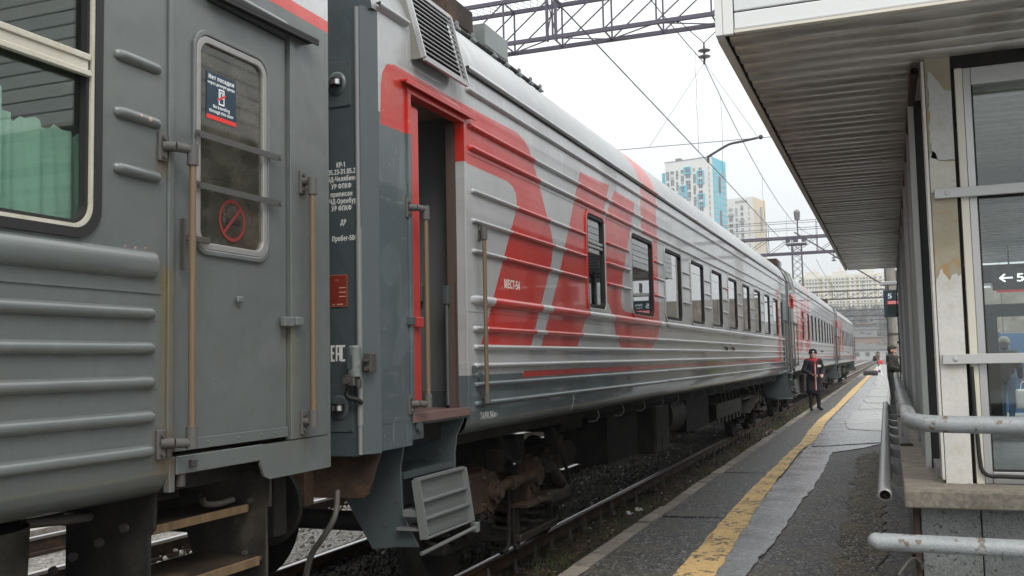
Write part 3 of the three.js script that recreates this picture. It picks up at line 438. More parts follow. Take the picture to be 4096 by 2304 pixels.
// ------------------------------------------------------------------ train
const TRAIN_X = -2.55, Z2 = -4.63, YAW = .003;
const COL = { light: '#a9abad', dark: '#525d61', red: '#bd2c22', near: '#636867' };
function dirt(c, w, h, n, cols, seedY) { // drips, scuffs and specks that belong to the paint
  for (let i = 0; i < n; i++) { const x = rnd() * w, y = rnd() * h, l = h * rr(.01, .06); c.globalAlpha = rr(.03, .13); c.fillStyle = cols[Math.floor(rnd() * cols.length)]; c.fillRect(x, y, rr(1, 5), l); }
  for (let i = 0; i < n; i++) { c.globalAlpha = rr(.1, .35); c.fillStyle = cols[Math.floor(rnd() * cols.length)]; c.fillRect(rnd() * w, rnd() * h, rr(1, 3), rr(1, 3)); }
  for (let i = 0; i < n / 4; i++) { const x = rnd() * w, y = rnd() * h, r = rr(10, 70); c.globalAlpha = rr(.02, .07); c.fillStyle = cols[Math.floor(rnd() * cols.length)]; c.beginPath(); c.ellipse(x, y, r * rr(.6, 2), r * rr(.4, 1), rnd() * 3, 0, 7); c.fill(); }
  c.globalAlpha = 1;
}
const LY0 = 1.0, LY1 = 3.6, LSPLIT = 7.05, CARL = 21.4;
function livery(s0, s1, W, Hh) {
  return canvasTex(W, Hh, (c, w, h) => {
    const X = s => (s - s0) / (s1 - s0) * w, Y = y => h - (y - LY0) / (LY1 - LY0) * h;
    const pg = (pts, col) => { c.fillStyle = col; c.beginPath(); pts.forEach((p, i) => i ? c.lineTo(X(p[0]), Y(p[1])) : c.moveTo(X(p[0]), Y(p[1]))); c.closePath(); c.fill(); };
    const rc = (a, b, y0, y1, col) => pg([[a, y0], [b, y0], [b, y1], [a, y1]], col);
    c.fillStyle = COL.light; c.fillRect(0, 0, w, h);
    rc(-1, 30, .5, 1.405, COL.dark); rc(-1, 2.14, 1.3, 1.437, COL.dark); rc(-1, .37, .5, 2.9, COL.dark);
    pg([[2.13, 1.405], [19.26, 1.405], [19.26, 1.45], [2.17, 1.45]], COL.red); rc(19.25, 19.75, 1.405, 3.12, COL.red); rc(20.3, 30, .5, 3.0, COL.dark);
    pg([[.02, 2.835], [.03, 3.06], [.05, 3.13], [.1, 3.19], [.19, 3.213], [1.1, 3.215], [1.95, 3.232], [2.12, 3.235], [2.27, 3.21], [2.38, 3.16], [2.46, 3.08], [2.88, 2.54], [2.90, 2.46], [2.86, 2.33], [2.33, 1.64], [1.37, 1.64], [2.06, 2.62], [2.09, 2.70], [2.07, 2.77], [2.0, 2.81], [1.9, 2.83], [1.1, 2.83], [.37, 2.845]], COL.red);
    pg([[3.70, 3.215], [4.66, 3.245], [4.40, 2.9], [3.92, 2.03], [3.49, 1.64], [2.56, 1.64], [3.02, 2.2]], COL.red);
    pg([[3.8, 2.0], [4.46, 2.9], [4.40, 2.9], [3.7, 2.9]], COL.red);
    pg([[4.85, 3.225], [5.68, 3.22], [5.09, 2.36], [5.0, 2.12], [5.05, 2.04], [5.16, 2.01], [5.5, 2.0], [6.4, 2.0], [6.42, 2.9], [5.95, 2.9], [5.95, 3.7], [6.72, 3.7], [6.72, 1.9], [6.62, 1.8], [6.3, 1.64], [4.95, 1.64], [4.78, 1.74], [4.69, 1.92], [4.55, 2.05], [4.44, 2.1], [4.44, 2.85]], COL.red);
    pg([[3.84, 1.985], [4.5, 1.985], [4.69, 1.92], [4.78, 1.74], [4.95, 1.63], [3.49, 1.63], [3.8, 1.88]], COL.light);
    dirt(c, w, h, 900, ['#ffffff', '#d8d8d8', '#3a3a38', '#6e665a', '#8d8d8d'], 0);
    // washed streaks under the gutter and muddy marks on the skirt
    for (let i = 0; i < 260; i++) { c.globalAlpha = rr(.04, .13); c.fillStyle = rnd() < .5 ? '#6c6c6c' : '#ececec'; const x = rnd() * w; c.fillRect(x, Y(3.4), rr(2, 7), rr(.05, .3) * h / 2.6); }
    for (let i = 0; i < 420; i++) { c.globalAlpha = rr(.05, .2); c.fillStyle = rnd() < .6 ? '#8e9698' : '#40423e'; c.fillRect(rnd() * w, Y(rr(1.05, 1.2)), rr(1, 5), rr(5, 20)); }
    // dirt runs from the window corners, sills and rib ends, and dust caught along the ribs
    for (let k = -1; k < 9; k++) { const a = k < 0 ? 3.85 : 5.46 + 1.625 * k, b = k < 0 ? 4.41 : 6.43 + 1.625 * k; for (let i = 0; i < 26; i++) { const e = rnd(), s = e < .35 ? a + rr(-.04, .05) : e < .7 ? b + rr(-.05, .04) : rr(a, b); c.globalAlpha = rr(.05, .17); c.fillStyle = ['#4e4c47', '#e6e6e4', '#77716a'][i % 3]; c.fillRect(X(s), Y(1.985), Math.max(1, rr(.004, .014) * w / (s1 - s0)), rr(.04, .34) * h / 2.6); } }
    for (const y of [1.72, 1.6, 1.48, 1.355, 1.23, 2.635, 2.437, 2.235, 3.07, 2.925]) for (let i = 0; i < 130; i++) { c.globalAlpha = rr(.04, .13); c.fillStyle = rnd() < .6 ? '#55524c' : '#dcdcda'; c.fillRect(rnd() * w, Y(y), rr(2, 22), rr(1, 5)); }
    c.globalAlpha = 1; c.fillStyle = '#f0eeea';
    const txt = (t, s, y, hh, col = '#f0eeea', sx = .62, bold = 'bold') => { const px = hh / (LY1 - LY0) * h; c.save(); c.translate(X(s), Y(y)); c.scale((w / (s1 - s0)) / (h / (LY1 - LY0)) * sx, 1); c.fillStyle = col; c.font = `${bold} ${px * 1.35}px sans-serif`; c.fillText(t, 0, 0); c.restore(); };
    txt('МЕСТ-54', 1.80, 2.045, .068, '#f3efe9', .85); txt('ТАРА 54', 1.335, 1.145, .05, '#dfe2e2', .9); txt(',80 т', 1.56, 1.145, .03, '#dfe2e2', .9);
    txt('160 км/ч 616 11-23', 4.6, 1.17, .035, '#cfd3d3', .9, 'normal'); txt('СР - 7.23', 3.55, 1.16, .022, '#b9bfbf', 1, 'normal'); txt('рЖД', 11.62, 2.6, .11, '#c8473f', 1.2);
    c.fillStyle = '#dfe2e2'; c.fillRect(X(3.33), Y(1.24), Math.max(2, X(3.35) - X(3.33)), Y(1.09) - Y(1.24)); c.fillRect(X(3.33), Y(1.2), Math.max(2, X(3.385) - X(3.33)), 4);
  });
}
const lvA = livery(0, LSPLIT, 2048, 768), lvB = livery(LSPLIT, 22, 2048, 384);
const paintBits = { roughness: .32, specularIntensity: .6, clearcoat: .65, clearcoatRoughness: .04, bumpMap: withRep(T.dent, 3, 1.2), bumpScale: .012 };
const LA = phys({ map: lvA, ...paintBits }), LB = phys({ map: lvB, ...paintBits, bumpMap: withRep(T.dent, 7, 1.2) });
const roofTex = canvasTex(1024, 128, (c, w, h) => { c.fillStyle = '#8d9193'; c.fillRect(0, 0, w, h); c.fillStyle = '#b8534b'; c.fillRect(w * 5.95 / 22, 0, w * .8 / 22, h); dirt(c, w, h, 700, ['#fff', '#e8e8e8', '#77756e', '#9a988f'], 0); c.globalAlpha = .5; c.fillStyle = '#8c8b86'; for (const s of [4.1, 7.3, 7.55, 10.2, 13.4, 16.6]) c.fillRect(w * s / 22, 0, 1.4, h); c.globalAlpha = 1; });
const roofM = phys({ map: roofTex, roughness: .42, clearcoat: .3, clearcoatRoughness: .2, bumpMap: withRep(T.wavy, 9, 2), bumpScale: .014 });
const ROOF = [[0, 3.46], [-.012, 3.53], [-.05, 3.63], [-.11, 3.735], [-.19, 3.835], [-.29, 3.925], [-.43, 4.005], [-.65, 4.075], [-1.0, 4.13], [-1.55, 4.16], [-2.1, 4.13], [-2.45, 4.075], [-2.67, 4.005], [-2.81, 3.925], [-2.91, 3.835], [-2.99, 3.735], [-3.05, 3.63], [-3.088, 3.53], [-3.1, 3.46]];
const SKIRT = [[0, 1.2], [-.004, 1.15], [-.02, 1.105], [-.05, 1.072], [-.095, 1.053], [-.16, 1.048], [-.4, 1.06]];
function liveryPair(parent, name, a, b, make) { // pieces crossing the panel weld are two pressings
  if (b <= LSPLIT) add(parent, name, sideUV(clean(make(a, b)), 0, LSPLIT, LY0, LY1), LA);
  else if (a >= LSPLIT) add(parent, name, sideUV(clean(make(a, b)), LSPLIT, 22, LY0, LY1), LB);
  else { liveryPair(parent, name, a, LSPLIT - .001, make); liveryPair(parent, name, LSPLIT + .001, b, make); }
}
const handM = std({ map: withRep(T.wood, 3, 1), roughness: .45 }), bracketM = std({ color: lin(.10, .095, .09), roughness: .6, bumpMap: T.grain, bumpScale: .002 });
// upright grab rail: wooden bar on two cast brackets, standing off the side
function grabRail(car, s, y0, y1, dir, mats = [handM, bracketM], off = .075) {
  const h = part(car, 'grab_rail');
  add(h, 'bar', rod([off, y0 + .03, -s], [off, y1 - .03, -s], .014, 12), mats[0]);
  for (const y of [y0, y1]) { const sg = y === y0 ? 1 : -1; add(h, 'bracket', merge(rod([off, y - sg * .02, -s], [off, y + sg * .06, -s], .022, 12), ext(0, .014, y - .055, y + .055, -s + dir * .09 - .022, -s + dir * .09 + .022, .004), rod([.01, y + .005, -s + dir * .09], [.045, y + .004, -s + dir * .06], .02, 8), rod([.045, y + .004, -s + dir * .06], [off, y, -s], .019, 8), rod([.012, y + .035, -s + dir * .09], [.024, y + .035, -s + dir * .09], .011, 6), rod([.012, y - .035, -s + dir * .09], [.024, y - .035, -s + dir * .09], .011, 6)), mats[1]); }
  return h;
}
function windowUnit(car, s0, s1, y0, y1, vent, r = .07) {
  const w = part(car, 'window');
  add(w, 'seal', slab(rrect(s0 - .002, s1 + .002, y0 - .002, y1 + .002, r), [rrect(s0 + .03, s1 - .03, y0 + .03, y1 - .03, r * .6)], .03).translate(.006, 0, 0), M.rubber);
  add(w, 'pane', ext(-.016, -.022, y0 + .02, y1 - .02, -s0 - .02, -s1 + .02), M.glassDark);
  add(w, 'surround', sideUV(clean(slab(rrect(s0 - .035, s1 + .035, y0 - .035, y1 + .035, r + .03), [rrect(s0 - .003, s1 + .003, y0 - .003, y1 + .003, r)], .012, .003).translate(.012, 0, 0)), s0 < LSPLIT ? 0 : LSPLIT, s0 < LSPLIT ? LSPLIT : 22, LY0, LY1), s0 < LSPLIT ? LA : LB);
  if (vent) add(w, 'vent_bar', merge(ext(.002, -.015, 2.56, 2.585, -s0 - .035, -s1 + .035, .004), ext(.002, -.015, 2.60, 2.625, -s0 - .035, -s1 + .035, .004)), M.alu);
}
function bogie(car, s, full = true) {
  const b = part(car, 'bogie'), z = -s, x = -.68;
  const wg = new THREE.LatheGeometry([[.0, -.07], [.12, -.07], [.13, -.04], [.36, -.02], [.40, -.05], [.475, -.05], [.475, .05], [.505, .055], [.505, .085], [.40, .085], [.36, .03], [.13, .04], [.0, .05]].map(p => new THREE.Vector2(p[0], p[1])), 28); wg.rotateZ(Math.PI / 2);
  for (const dz of [-1.2, 1.2]) { for (const wx of [RAIL_X - TRAIN_X + .0, RAIL_X - TRAIN_X - 1.59]) add(b, 'wheel', clean(wg.clone().translate(wx, .275, z + dz)), M.dark); add(b, 'axle', rod([-.55, .275, z + dz], [-2.55, .275, z + dz], .08, 12), M.dark);
    add(b, 'axle_box', merge(ext(x + .12, x - .12, .12, .42, z + dz - .14, z + dz + .14, .04), ext(x + .1, x - .1, .1, .16, z + dz - .34, z + dz + .34, .02), rod([x + .12, .275, z + dz], [x + .16, .275, z + dz], .1, 14)), M.dark);
    for (const q of [-.25, .25]) add(b, 'axle_spring', coil(x, .17, .46, z + dz + q, .085, .017, 4), M.oily); }
  // side frame, swept down between the axles
  for (const sx of [x, -3.1 - x]) { const f = new THREE.Shape(); [[-1.75, .60], [-1.6, .68], [-.8, .68], [-.5, .56], [.5, .56], [.8, .68], [1.6, .68], [1.75, .60], [1.6, .46], [.85, .46], [.55, .38], [-.55, .38], [-.85, .46], [-1.6, .46]].forEach((p, i) => i ? f.lineTo(...p) : f.moveTo(...p)); f.closePath(); const g = new THREE.ExtrudeGeometry(f, { depth: .16, bevelEnabled: true, bevelSize: .012, bevelThickness: .012, bevelSegments: 1 }); g.rotateY(Math.PI / 2); g.translate(sx - .08, 0, z); add(b, 'side_frame', boxUV(g), M.rust); }
  add(b, 'bolster', merge(ext(-.62, -2.5, .62, .86, z - .3, z + .3, .03), ext(-.7, -2.4, .4, .62, z - .22, z + .22, .03)), M.dark);
  // secondary springs with cradle
  for (const dz of [-.22, .22]) { const sp = add(b, 'bolster_spring', merge(coil(x + .1, .09, .40, z + dz, .13, .028, 4), coil(x + .1, .1, .39, z + dz, .075, .018, 5)), M.oily); }
  add(b, 'spring_plank', merge(ext(x + .30, x - .2, .02, .09, z - .46, z + .46, .02), ext(x + .26, x + .23, .06, .66, z - .44, z - .40), ext(x + .26, x + .23, .06, .66, z + .40, z + .44)), M.oily);
  // traction rod between two eye brackets
  const eye = (zz, y) => merge(new THREE.CylinderGeometry(.15, .15, .1, 20, 1).rotateZ(Math.PI / 2).translate(x + .3, y, zz), new THREE.CylinderGeometry(.17, .17, .06, 22, 1).rotateZ(Math.PI / 2).translate(x + .25, y, zz));
  add(b, 'traction_rod', merge(rod([x + .33, .54, z + 1.2], [x + .33, .56, z + .24], .045, 12), rod([x + .33, .547, z + .8], [x + .33, .55, z + .68], .058, 12)), M.rust);
  add(b, 'rod_bracket', merge(eye(z + 1.2, .54), ext(x + .34, x + .1, .40, .70, z + 1.27, z + 1.7, .02), new THREE.CylinderGeometry(.085, .085, .14, 16).rotateZ(Math.PI / 2).translate(x + .33, .54, z + 1.2), new THREE.CylinderGeometry(.04, .05, .17, 10).rotateZ(Math.PI / 2).translate(x + .35, .54, z + 1.2)), M.rust);
  add(b, 'rod_bracket', merge(eye(z + .22, .56), ext(x + .33, x + .12, .34, .56, z + .06, z + .36, .015), ext(x + .4, x + .1, .32, .35, z - .04, z + .56, .008), new THREE.CylinderGeometry(.09, .09, .12, 16).rotateZ(Math.PI / 2).translate(x + .33, .56, z + .22)), M.rust);
  add(b, 'damper', merge(rod([x + .36, .60, z - .04], [x + .36, .41, z - .38], .062, 14), rod([x + .36, .41, z - .38], [x + .36, .34, z - .5], .03, 10), ext(x + .4, x + .1, .26, .38, z - .1, z - .58, .03)), std({ map: T.grime, color: lin(1.6, 1.4, 1.2), roughness: .7 }));
  add(b, 'brake_hanger', tube([[x + .25, .5, z + .62], [x + .25, .15, z + .62], [x + .25, .02, z + .66], [x + .25, 0, z + .8]], .018, 6, 16), M.dark); add(b, 'brake_hanger', tube([[x + .25, .62, z + .5], [x + .25, -.02, z + .5], [x + .25, -.05, z + .46], [x + .25, .0, z + .42], [x + .25, .5, z + .42]], .016, 6, 20), M.dark);
  // small fittings: hoses, cable, bolts, brake shoes
  add(b, 'brake_cable', tube([[x + .3, .95, z + .9], [x + .32, .78, z + .8], [x + .34, .7, z + .62], [x + .3, .74, z + .45], [x + .24, .9, z + .4]], .012, 6, 24), M.rubber);
  add(b, 'sand_hose', tube([[x + .22, .9, z - .6], [x + .28, .62, z - .7], [x + .26, .42, z - .9], [x + .2, .3, z - 1.0]], .018, 7, 24), M.rubber);
  for (const dz of [-.68, .68]) add(b, 'brake_shoe', merge(ext(x - .12, x - .02, .1, .42, z + dz - .03, z + dz + .03, .01), bar([x - .07, .42, z + dz], [x - .07, .7, z + dz * .9], .03)), M.dark);
  for (const [dz, y] of [[1.35, .66], [1.35, .46], [1.62, .66], [1.62, .46], [.3, .37], [.05, .37]]) add(b, 'bolt', new THREE.CylinderGeometry(.016, .016, .02, 6).rotateZ(Math.PI / 2), M.iron, [x + (dz > 1 ? .35 : .405), y, z + dz]);
  add(b, 'frame_bracket', ext(x + .2, x + .09, .62, .8, z - 1.0, z - .86, .01), M.rust); add(b, 'frame_bracket', ext(x + .2, x + .09, .62, .8, z + .7, z + .56, .01), M.rust);
  return b;
}
const endTex = canvasTex(512, 2048, (c, w, h) => { // end wall x -.7 ... -.07, y 1 ... 3.6
  const X = x => (x + .7) / .63 * w, Y = y => h - (y - 1) / 2.6 * h; c.fillStyle = '#454f53'; c.fillRect(0, 0, w, h); dirt(c, w, h, 300, ['#6b7376', '#2b3234', '#5d5a50'], 0);
  c.fillStyle = '#e2e3e0'; c.textAlign = 'center'; c.textBaseline = 'middle'; const px = h / 2.6; c.font = `bold ${.0385 * px}px sans-serif`;
  [['КР-1', 2.601, -.178], ['05.23-31.05.29', 2.563, -.166], ['ВЧД-Челябинск', 2.525, -.172], ['УР ФПКФ', 2.485, -.176], ['приписан', 2.441, -.176], ['ВЧД-Оренбург', 2.403, -.17], ['УР ФПКФ', 2.364, -.176], ['ДР', 2.288, -.165], ['Пробег-500', 2.2, -.16]].forEach(([t, y, x]) => { c.save(); c.translate(X(x), Y(y)); c.scale((w / .63) / px * .73, 1); c.fillText(t, 0, 0); c.restore(); });
  c.strokeStyle = '#dfe0dd'; c.lineWidth = 9; const L = (p) => { c.beginPath(); p.forEach((q, i) => i ? c.lineTo(X(q[0]), Y(q[1])) : c.moveTo(X(q[0]), Y(q[1]))); c.stroke(); };
  L([[-.224, 1.622], [-.244, 1.622], [-.244, 1.546], [-.224, 1.546]]); L([[-.244, 1.585], [-.228, 1.585]]); L([[-.213, 1.542], [-.213, 1.622], [-.192, 1.622], [-.192, 1.542]]); L([[-.213, 1.58], [-.192, 1.58]]); L([[-.160, 1.622], [-.181, 1.622], [-.181, 1.546], [-.160, 1.546]]);
});
const endM = phys({ map: endTex, roughness: .4, clearcoat: .3, clearcoatRoughness: .3, bumpMap: withRep(T.wavy, 2, 6), bumpScale: .004 });

// the red and grey car -------------------------------------------------------------------
function makeCar(label) {
  const car = thing('passenger_car', label, 'railway car', [TRAIN_X, 0, Z2], 'passenger cars of the standing train', -YAW);
  const wins = [[3.845, 4.41]]; for (let k = 0; k < 9; k++) wins.push([5.46 + 1.625 * k, 6.43 + 1.625 * k]); wins.push([20.02, 20.42]);
  const WY0 = 2.0, WY1 = 2.865, D0 = .36, D1 = 1.11, DY0 = 1.232, DY1 = 3.085;
  const wall = (a, b) => { const holes = wins.filter(w => w[0] > a && w[1] < b).map(w => rrect(w[0], w[1], WY0, WY1, .07)); if (a < .5) holes.push([[D0, DY0], [D1, DY0], [D1, DY1], [D0, DY1]]); return slab([[a, 1.2], [b, 1.2], [b, 3.46], [a, 3.46]], holes, .05); };
  liveryPair(car, 'side_wall', 0, CARL, wall);
  // skirt turning under, from the door on
  liveryPair(car, 'skirt', 1.12, CARL, (a, b) => sweep(SKIRT, -a, -b, 1));
  add(car, 'far_side_wall', ext(-3.05, -3.1, 1.05, 3.46, 0, -CARL), M.greyDark);
  add(car, 'floor', ext(-.17, -3.05, 1.04, 1.2, -.02, -CARL), M.dark);
  add(car, 'skirt', sideUV(clean(ext(-.05, -.001, 1.06, 1.199, -.001, -.358)), 0, LSPLIT, LY0, LY1), LA);
  const rg = sweep(ROOF, .06, -CARL, 40); { const p = rg.attributes.position, uv = rg.attributes.uv; for (let i = 0; i < p.count; i++) uv.setXY(i, -p.getZ(i) / 22, p.getX(i) / -3.1); } add(car, 'roof', rg, roofM);
  add(car, 'roof_end', (() => { const s = new THREE.Shape(); ROOF.forEach((p, i) => i ? s.lineTo(...p) : s.moveTo(...p)); s.closePath(); return boxUV(new THREE.ShapeGeometry(s).translate(0, 0, .055)); })(), M.greyDark);
  // gutter with dark shadow gap under it
  liveryPair(car, 'gutter', 1.17, CARL, (a, b) => sweep([[-.002, 3.475], [.03, 3.482], [.036, 3.47], [.03, 3.458], [.008, 3.452], [.0, 3.43]], -a, -b, 1));
  add(car, 'gutter_drain', merge(sweep([[0, 3.446], [.014, 3.452], [.014, 3.444], [0, 3.436]], -1.17, -CARL, 1)), M.rubber);
  add(car, 'gutter', sideUV(clean(sweep([[-.002, 3.50], [.03, 3.507], [.036, 3.495], [.03, 3.483], [0, 3.47]], .02, -.33, 1)), 0, LSPLIT, LY0, LY1), LA);
  // long ribs
  liveryPair(car, 'rib', 1.18, CARL - .05, (a, b) => rib(a, b, 3.33, .042, .026, .025));
  liveryPair(car, 'rib', 1.22, CARL - .05, (a, b) => rib(a, b, 3.09, .042, .026, .025));
  liveryPair(car, 'rib', 1.22, CARL - .05, (a, b) => rib(a, b, 2.945, .042, .026, .025));
  liveryPair(car, 'weld_strip', 1.16, CARL - .05, (a, b) => ext(0, .004, 2.896, 2.903, -a, -b));
  liveryPair(car, 'belt_moulding', 1.2, CARL - .05, (a, b) => rib(a, b, 1.93, .072, .032, .14));
  liveryPair(car, 'weld_strip', 1.16, CARL - .05, (a, b) => ext(0, .004, 1.852, 1.859, -a, -b));
  for (const y of [1.742, 1.62, 1.498, 1.374, 1.25]) liveryPair(car, 'rib', 1.24, CARL - .06, (a, b) => rib(a, b, y, .04, .03, .025));
  // short ribs between the windows
  const gaps = [[1.24, 3.79]]; for (let i = 0; i < wins.length - 1; i++) gaps.push([wins[i][1] + .09, wins[i + 1][0] - .09]);
  for (const [a, b] of gaps) if (b - a > .15) for (const y of [2.655, 2.457, 2.255]) { if (a < LSPLIT && b > LSPLIT) continue; liveryPair(car, 'rib', a, b, (p, q) => rib(p, q, y, .034, .026, .02)); }
  wins.forEach((w, i) => windowUnit(car, w[0], w[1], WY0, WY1, i === 0));
  // door opening: jambs, drip strip, vestibule, opened leaf
  add(car, 'door_frame', sideUV(clean(merge(ext(0, .016, DY0, DY1, -D0 + .035, -D0, .003), ext(0, .016, DY0, DY1, -D1, -D1 - .035, .003), ext(0, .016, DY1, DY1 + .035, -D0 + .035, -D1 - .035, .003))), 0, LSPLIT, LY0, LY1), LA);
  add(car, 'drip_strip', merge(ext(0, .05, 3.135, 3.15, -.26, -1.235, .004), ext(.036, .05, 3.12, 3.136, -.26, -1.235, .002)), M.red);
  add(car, 'drip_moulding', sideUV(rib(.42, 1.06, 3.175, .03, .014), 0, LSPLIT, LY0, LY1), LA);
  const ves = part(car, 'vestibule'), vm = std({ color: lin(.125, .14, .145), roughness: .45, bumpMap: T.wavy, bumpScale: .004 }), bm = std({ color: lin(.10, .07, .06), roughness: .5 });
  add(ves, 'partition', merge(ext(-.05, -3.04, 1.2, 3.3, -1.28, -1.32), ext(-.66, -.69, 1.22, 3.2, -1.26, -1.279, .004)), vm);
  add(ves, 'front_wall', ext(-.05, -3.04, 1.2, 3.44, -.02, -.06), vm);
  add(ves, 'ceiling', ext(-.05, -3.04, 3.17, 3.2, -.061, -1.279), std({ color: lin(.2, .16, .12), roughness: .7 }));
  add(ves, 'inner_jamb', merge(ext(-.052, -.12, DY0, DY1, -D1 - .001, -D1 - .17), ext(-.05, -.056, 1.26, 2.05, -D1 + .012, -D1 + .002)), bm);
  add(ves, 'threshold', merge(ext(-.001, -.9, 1.2, 1.231, -.33, -1.24), ext(.004, .018, 1.185, 1.238, -.345, -1.13, .003)), std({ color: lin(.16, .1, .09), roughness: .6 }));
  add(ves, 'lock_rod', merge(rod([-.12, 1.25, -D1 + .02], [-.12, 2.0, -D1 + .02], .012), ext(-.1, -.14, 1.9, 2.02, -D1 + .005, -D1 + .04, .004)), M.greyDark);
  add(ves, 'pull_handle', tube([[-.55, 2.12, -1.255], [-.55, 2.12, -1.2], [-.42, 2.12, -1.2], [-.4, 2.1, -1.2], [-.4, 1.98, -1.2], [-.4, 1.95, -1.255]], .012, 8, 20), M.iron);
  add(ves, 'fuse_box', ext(-.36, -.56, 1.93, 2.05, -1.22, -1.26, .01), M.greyDark);
  add(ves, 'lower_panel', ext(-.2, -1.2, 1.21, 1.34, -1.24, -1.279, .004), M.greyDark);
  // opened leaf folded back inside along the near jamb
  const leaf = part(car, 'door_leaf');
  add(leaf, 'leaf_panel', ext(-.02, -.74, 1.26, 3.05, -D0 - .004, -D0 - .18, .03), M.red);
  add(leaf, 'leaf_window', ext(-.2, -.6, 2.0, 2.85, -D0 - .1805, -D0 - .184), M.glassDark);
  add(leaf, 'leaf_bar', merge(ext(-.1, -.7, 2.28, 2.31, -D0 - .13, -D0 - .145), ext(-.1, -.7, 2.46, 2.49, -D0 - .13, -D0 - .145)), M.red);
  add(leaf, 'leaf_handle', ext(-.03, .012, 1.73, 1.79, -D0 - .06, -D0 - .14, .006), M.red);
  add(car, 'door_catch', merge(ext(0, .03, 1.74, 1.79, -.30, -.36, .005), ext(.005, .02, 1.45, 1.5, -1.2, -1.24, .004)), M.greyDark);
  add(car, 'keyhole_plate', new THREE.CylinderGeometry(.03, .03, .012, 14).rotateZ(Math.PI / 2), M.greyDark, [.008, 1.42, -1.33]);
  grabRail(car, .412, 1.29, 2.41, 1); grabRail(car, 1.275, 1.275, 2.39, -1);
  // front end
  const eg = clean(new THREE.PlaneGeometry(.625, 2.42).translate(-.3855, 2.25, .1)); { const p = eg.attributes.position, uv = eg.attributes.uv; for (let i = 0; i < p.count; i++) uv.setXY(i, (p.getX(i) + .7) / .63, (p.getY(i) - 1) / 2.6); }
  add(car, 'end_panel', eg, endM);
  add(car, 'end_wall', ext(-.08, -3.04, 1.05, 3.46, .095, .03), M.greyDark);
  add(car, 'corner_bevel', boxUV((() => { const s = new THREE.Shape(); s.moveTo(-.0005, -.001); s.lineTo(-.056, -.1); s.lineTo(-.075, -.1); s.lineTo(-.075, -.02); s.lineTo(-.03, -.001); s.closePath(); const g = new THREE.ExtrudeGeometry(s, { depth: 2.42, bevelEnabled: false }); g.rotateX(-Math.PI / 2); g.translate(0, 1.05, 0); g.computeVertexNormals(); return g; })()), M.greyDark);
  add(car, 'end_pipe', merge(tube([[-.070, 1.05, .105], [-.070, 2.3, .105], [-.072, 2.6, .103], [-.072, 3.46, .103]], .0125, 10, 30), rod([-.0695, 1.2, .105], [-.0695, 2.25, .105], .016, 10)), std({ color: lin(.2, .205, .2), roughness: .5 }));
  for (const [y, lit] of [[3.048, 0], [1.295, 1]]) { const l = part(car, 'marker_lamp'); add(l, 'lamp_plate', ext(-.29, -.112, y - .128, y + .122, .101, .107, .002), M.greyDark); add(l, 'lamp_dome', new THREE.SphereGeometry(.062, 18, 10).scale(1, 1.1, .32), M.greyDark, [-.196, y, .106]); add(l, 'lamp_hood', new THREE.CylinderGeometry(.036, .036, .042, 16, 1).scale(1, 1, .9), M.black, [-.19, y + .002, .125]); add(l, 'lens', new THREE.CylinderGeometry(.03, .03, .026, 14), M.steel, [-.186, y, .134]); for (const [a, b] of [[-.122, .11], [-.122, -.115], [-.29, .11], [-.29, -.115]]) add(l, 'bolt', new THREE.CylinderGeometry(.006, .006, .008, 6).rotateX(Math.PI / 2), M.iron, [a, y + b, .108]); }
  add(car, 'builder_plate', (() => { const t = canvasTex(128, 192, (c, w, h) => { c.fillStyle = '#7b3022'; c.fillRect(0, 0, w, h); c.strokeStyle = '#a8786a'; c.lineWidth = 3; c.strokeRect(3, 3, w - 6, h - 6); c.fillStyle = '#c59a8a'; for (const [x, y, l] of [[74, 76, 44], [74, 103, 44], [74, 128, 44], [32, 174, 14], [60, 174, 40]]) c.fillRect(x, y, l, 6); c.fillStyle = '#96503f'; c.fillRect(48, 26, 26, 14); }); const m = ext(-.262, -.14, 1.832, 2.005, .102, .106, .001); const p = m.attributes.position, uv = m.attributes.uv; for (let i = 0; i < p.count; i++) uv.setXY(i, (p.getX(i) + .262) / .122, (p.getY(i) - 1.832) / .173); m.userData.t = t; return m; })(), std({ roughness: .5 }));
  { const bp = car.children.at(-1); bp.material = std({ map: bp.geometry.userData.t, roughness: .45 }); bp.geometry.userData = {}; }
  const jb = part(car, 'jumper_socket'); add(jb, 'socket_body', merge(new THREE.CylinderGeometry(.036, .038, .15, 18).translate(-.065, 1.535, .165), new THREE.CylinderGeometry(.028, .036, .012, 18).translate(-.065, 1.616, .165)), M.greyPaint); add(jb, 'socket_head', merge(ext(-.11, -.05, 1.41, 1.47, .13, .2, .008), ext(-.05, -.03, 1.40, 1.445, .15, .18, .006), new THREE.CylinderGeometry(.02, .02, .05, 10).rotateX(Math.PI / 2).translate(-.09, 1.44, .19)), M.iron); add(jb, 'socket_mount', merge(ext(-.03, .008, 1.48, 1.58, .06, .125, .004), ext(-.05, .0, 1.535, 1.55, .12, .15, .003), rod([-.012, 1.5, .12], [-.012, 1.5, .14], .014)), M.iron); add(jb, 'jumper_cable', tube([[-.09, 1.42, .17], [-.11, 1.36, .17], [-.06, 1.34, .15], [-.05, 1.32, .12]], .012, 7, 16), M.rubber); add(jb, 'warning_plate', ext(-.086, -.056, 1.50, 1.57, .2025, .2045), M.greyDark);
  add(car, 'gangway', (() => { const g = []; for (let k = 0; k < 6; k++) g.push(ext(-1.0 + (k % 2) * .03, -2.1 - (k % 2) * .03, 1.3, 3.4 - (k % 2) * .03, .1 + k * .07, .16 + k * .07, .02)); return merge(g); })(), M.rubber);
  // louvred roof intake above the door
  const lv = part(car, 'louvre_grille');
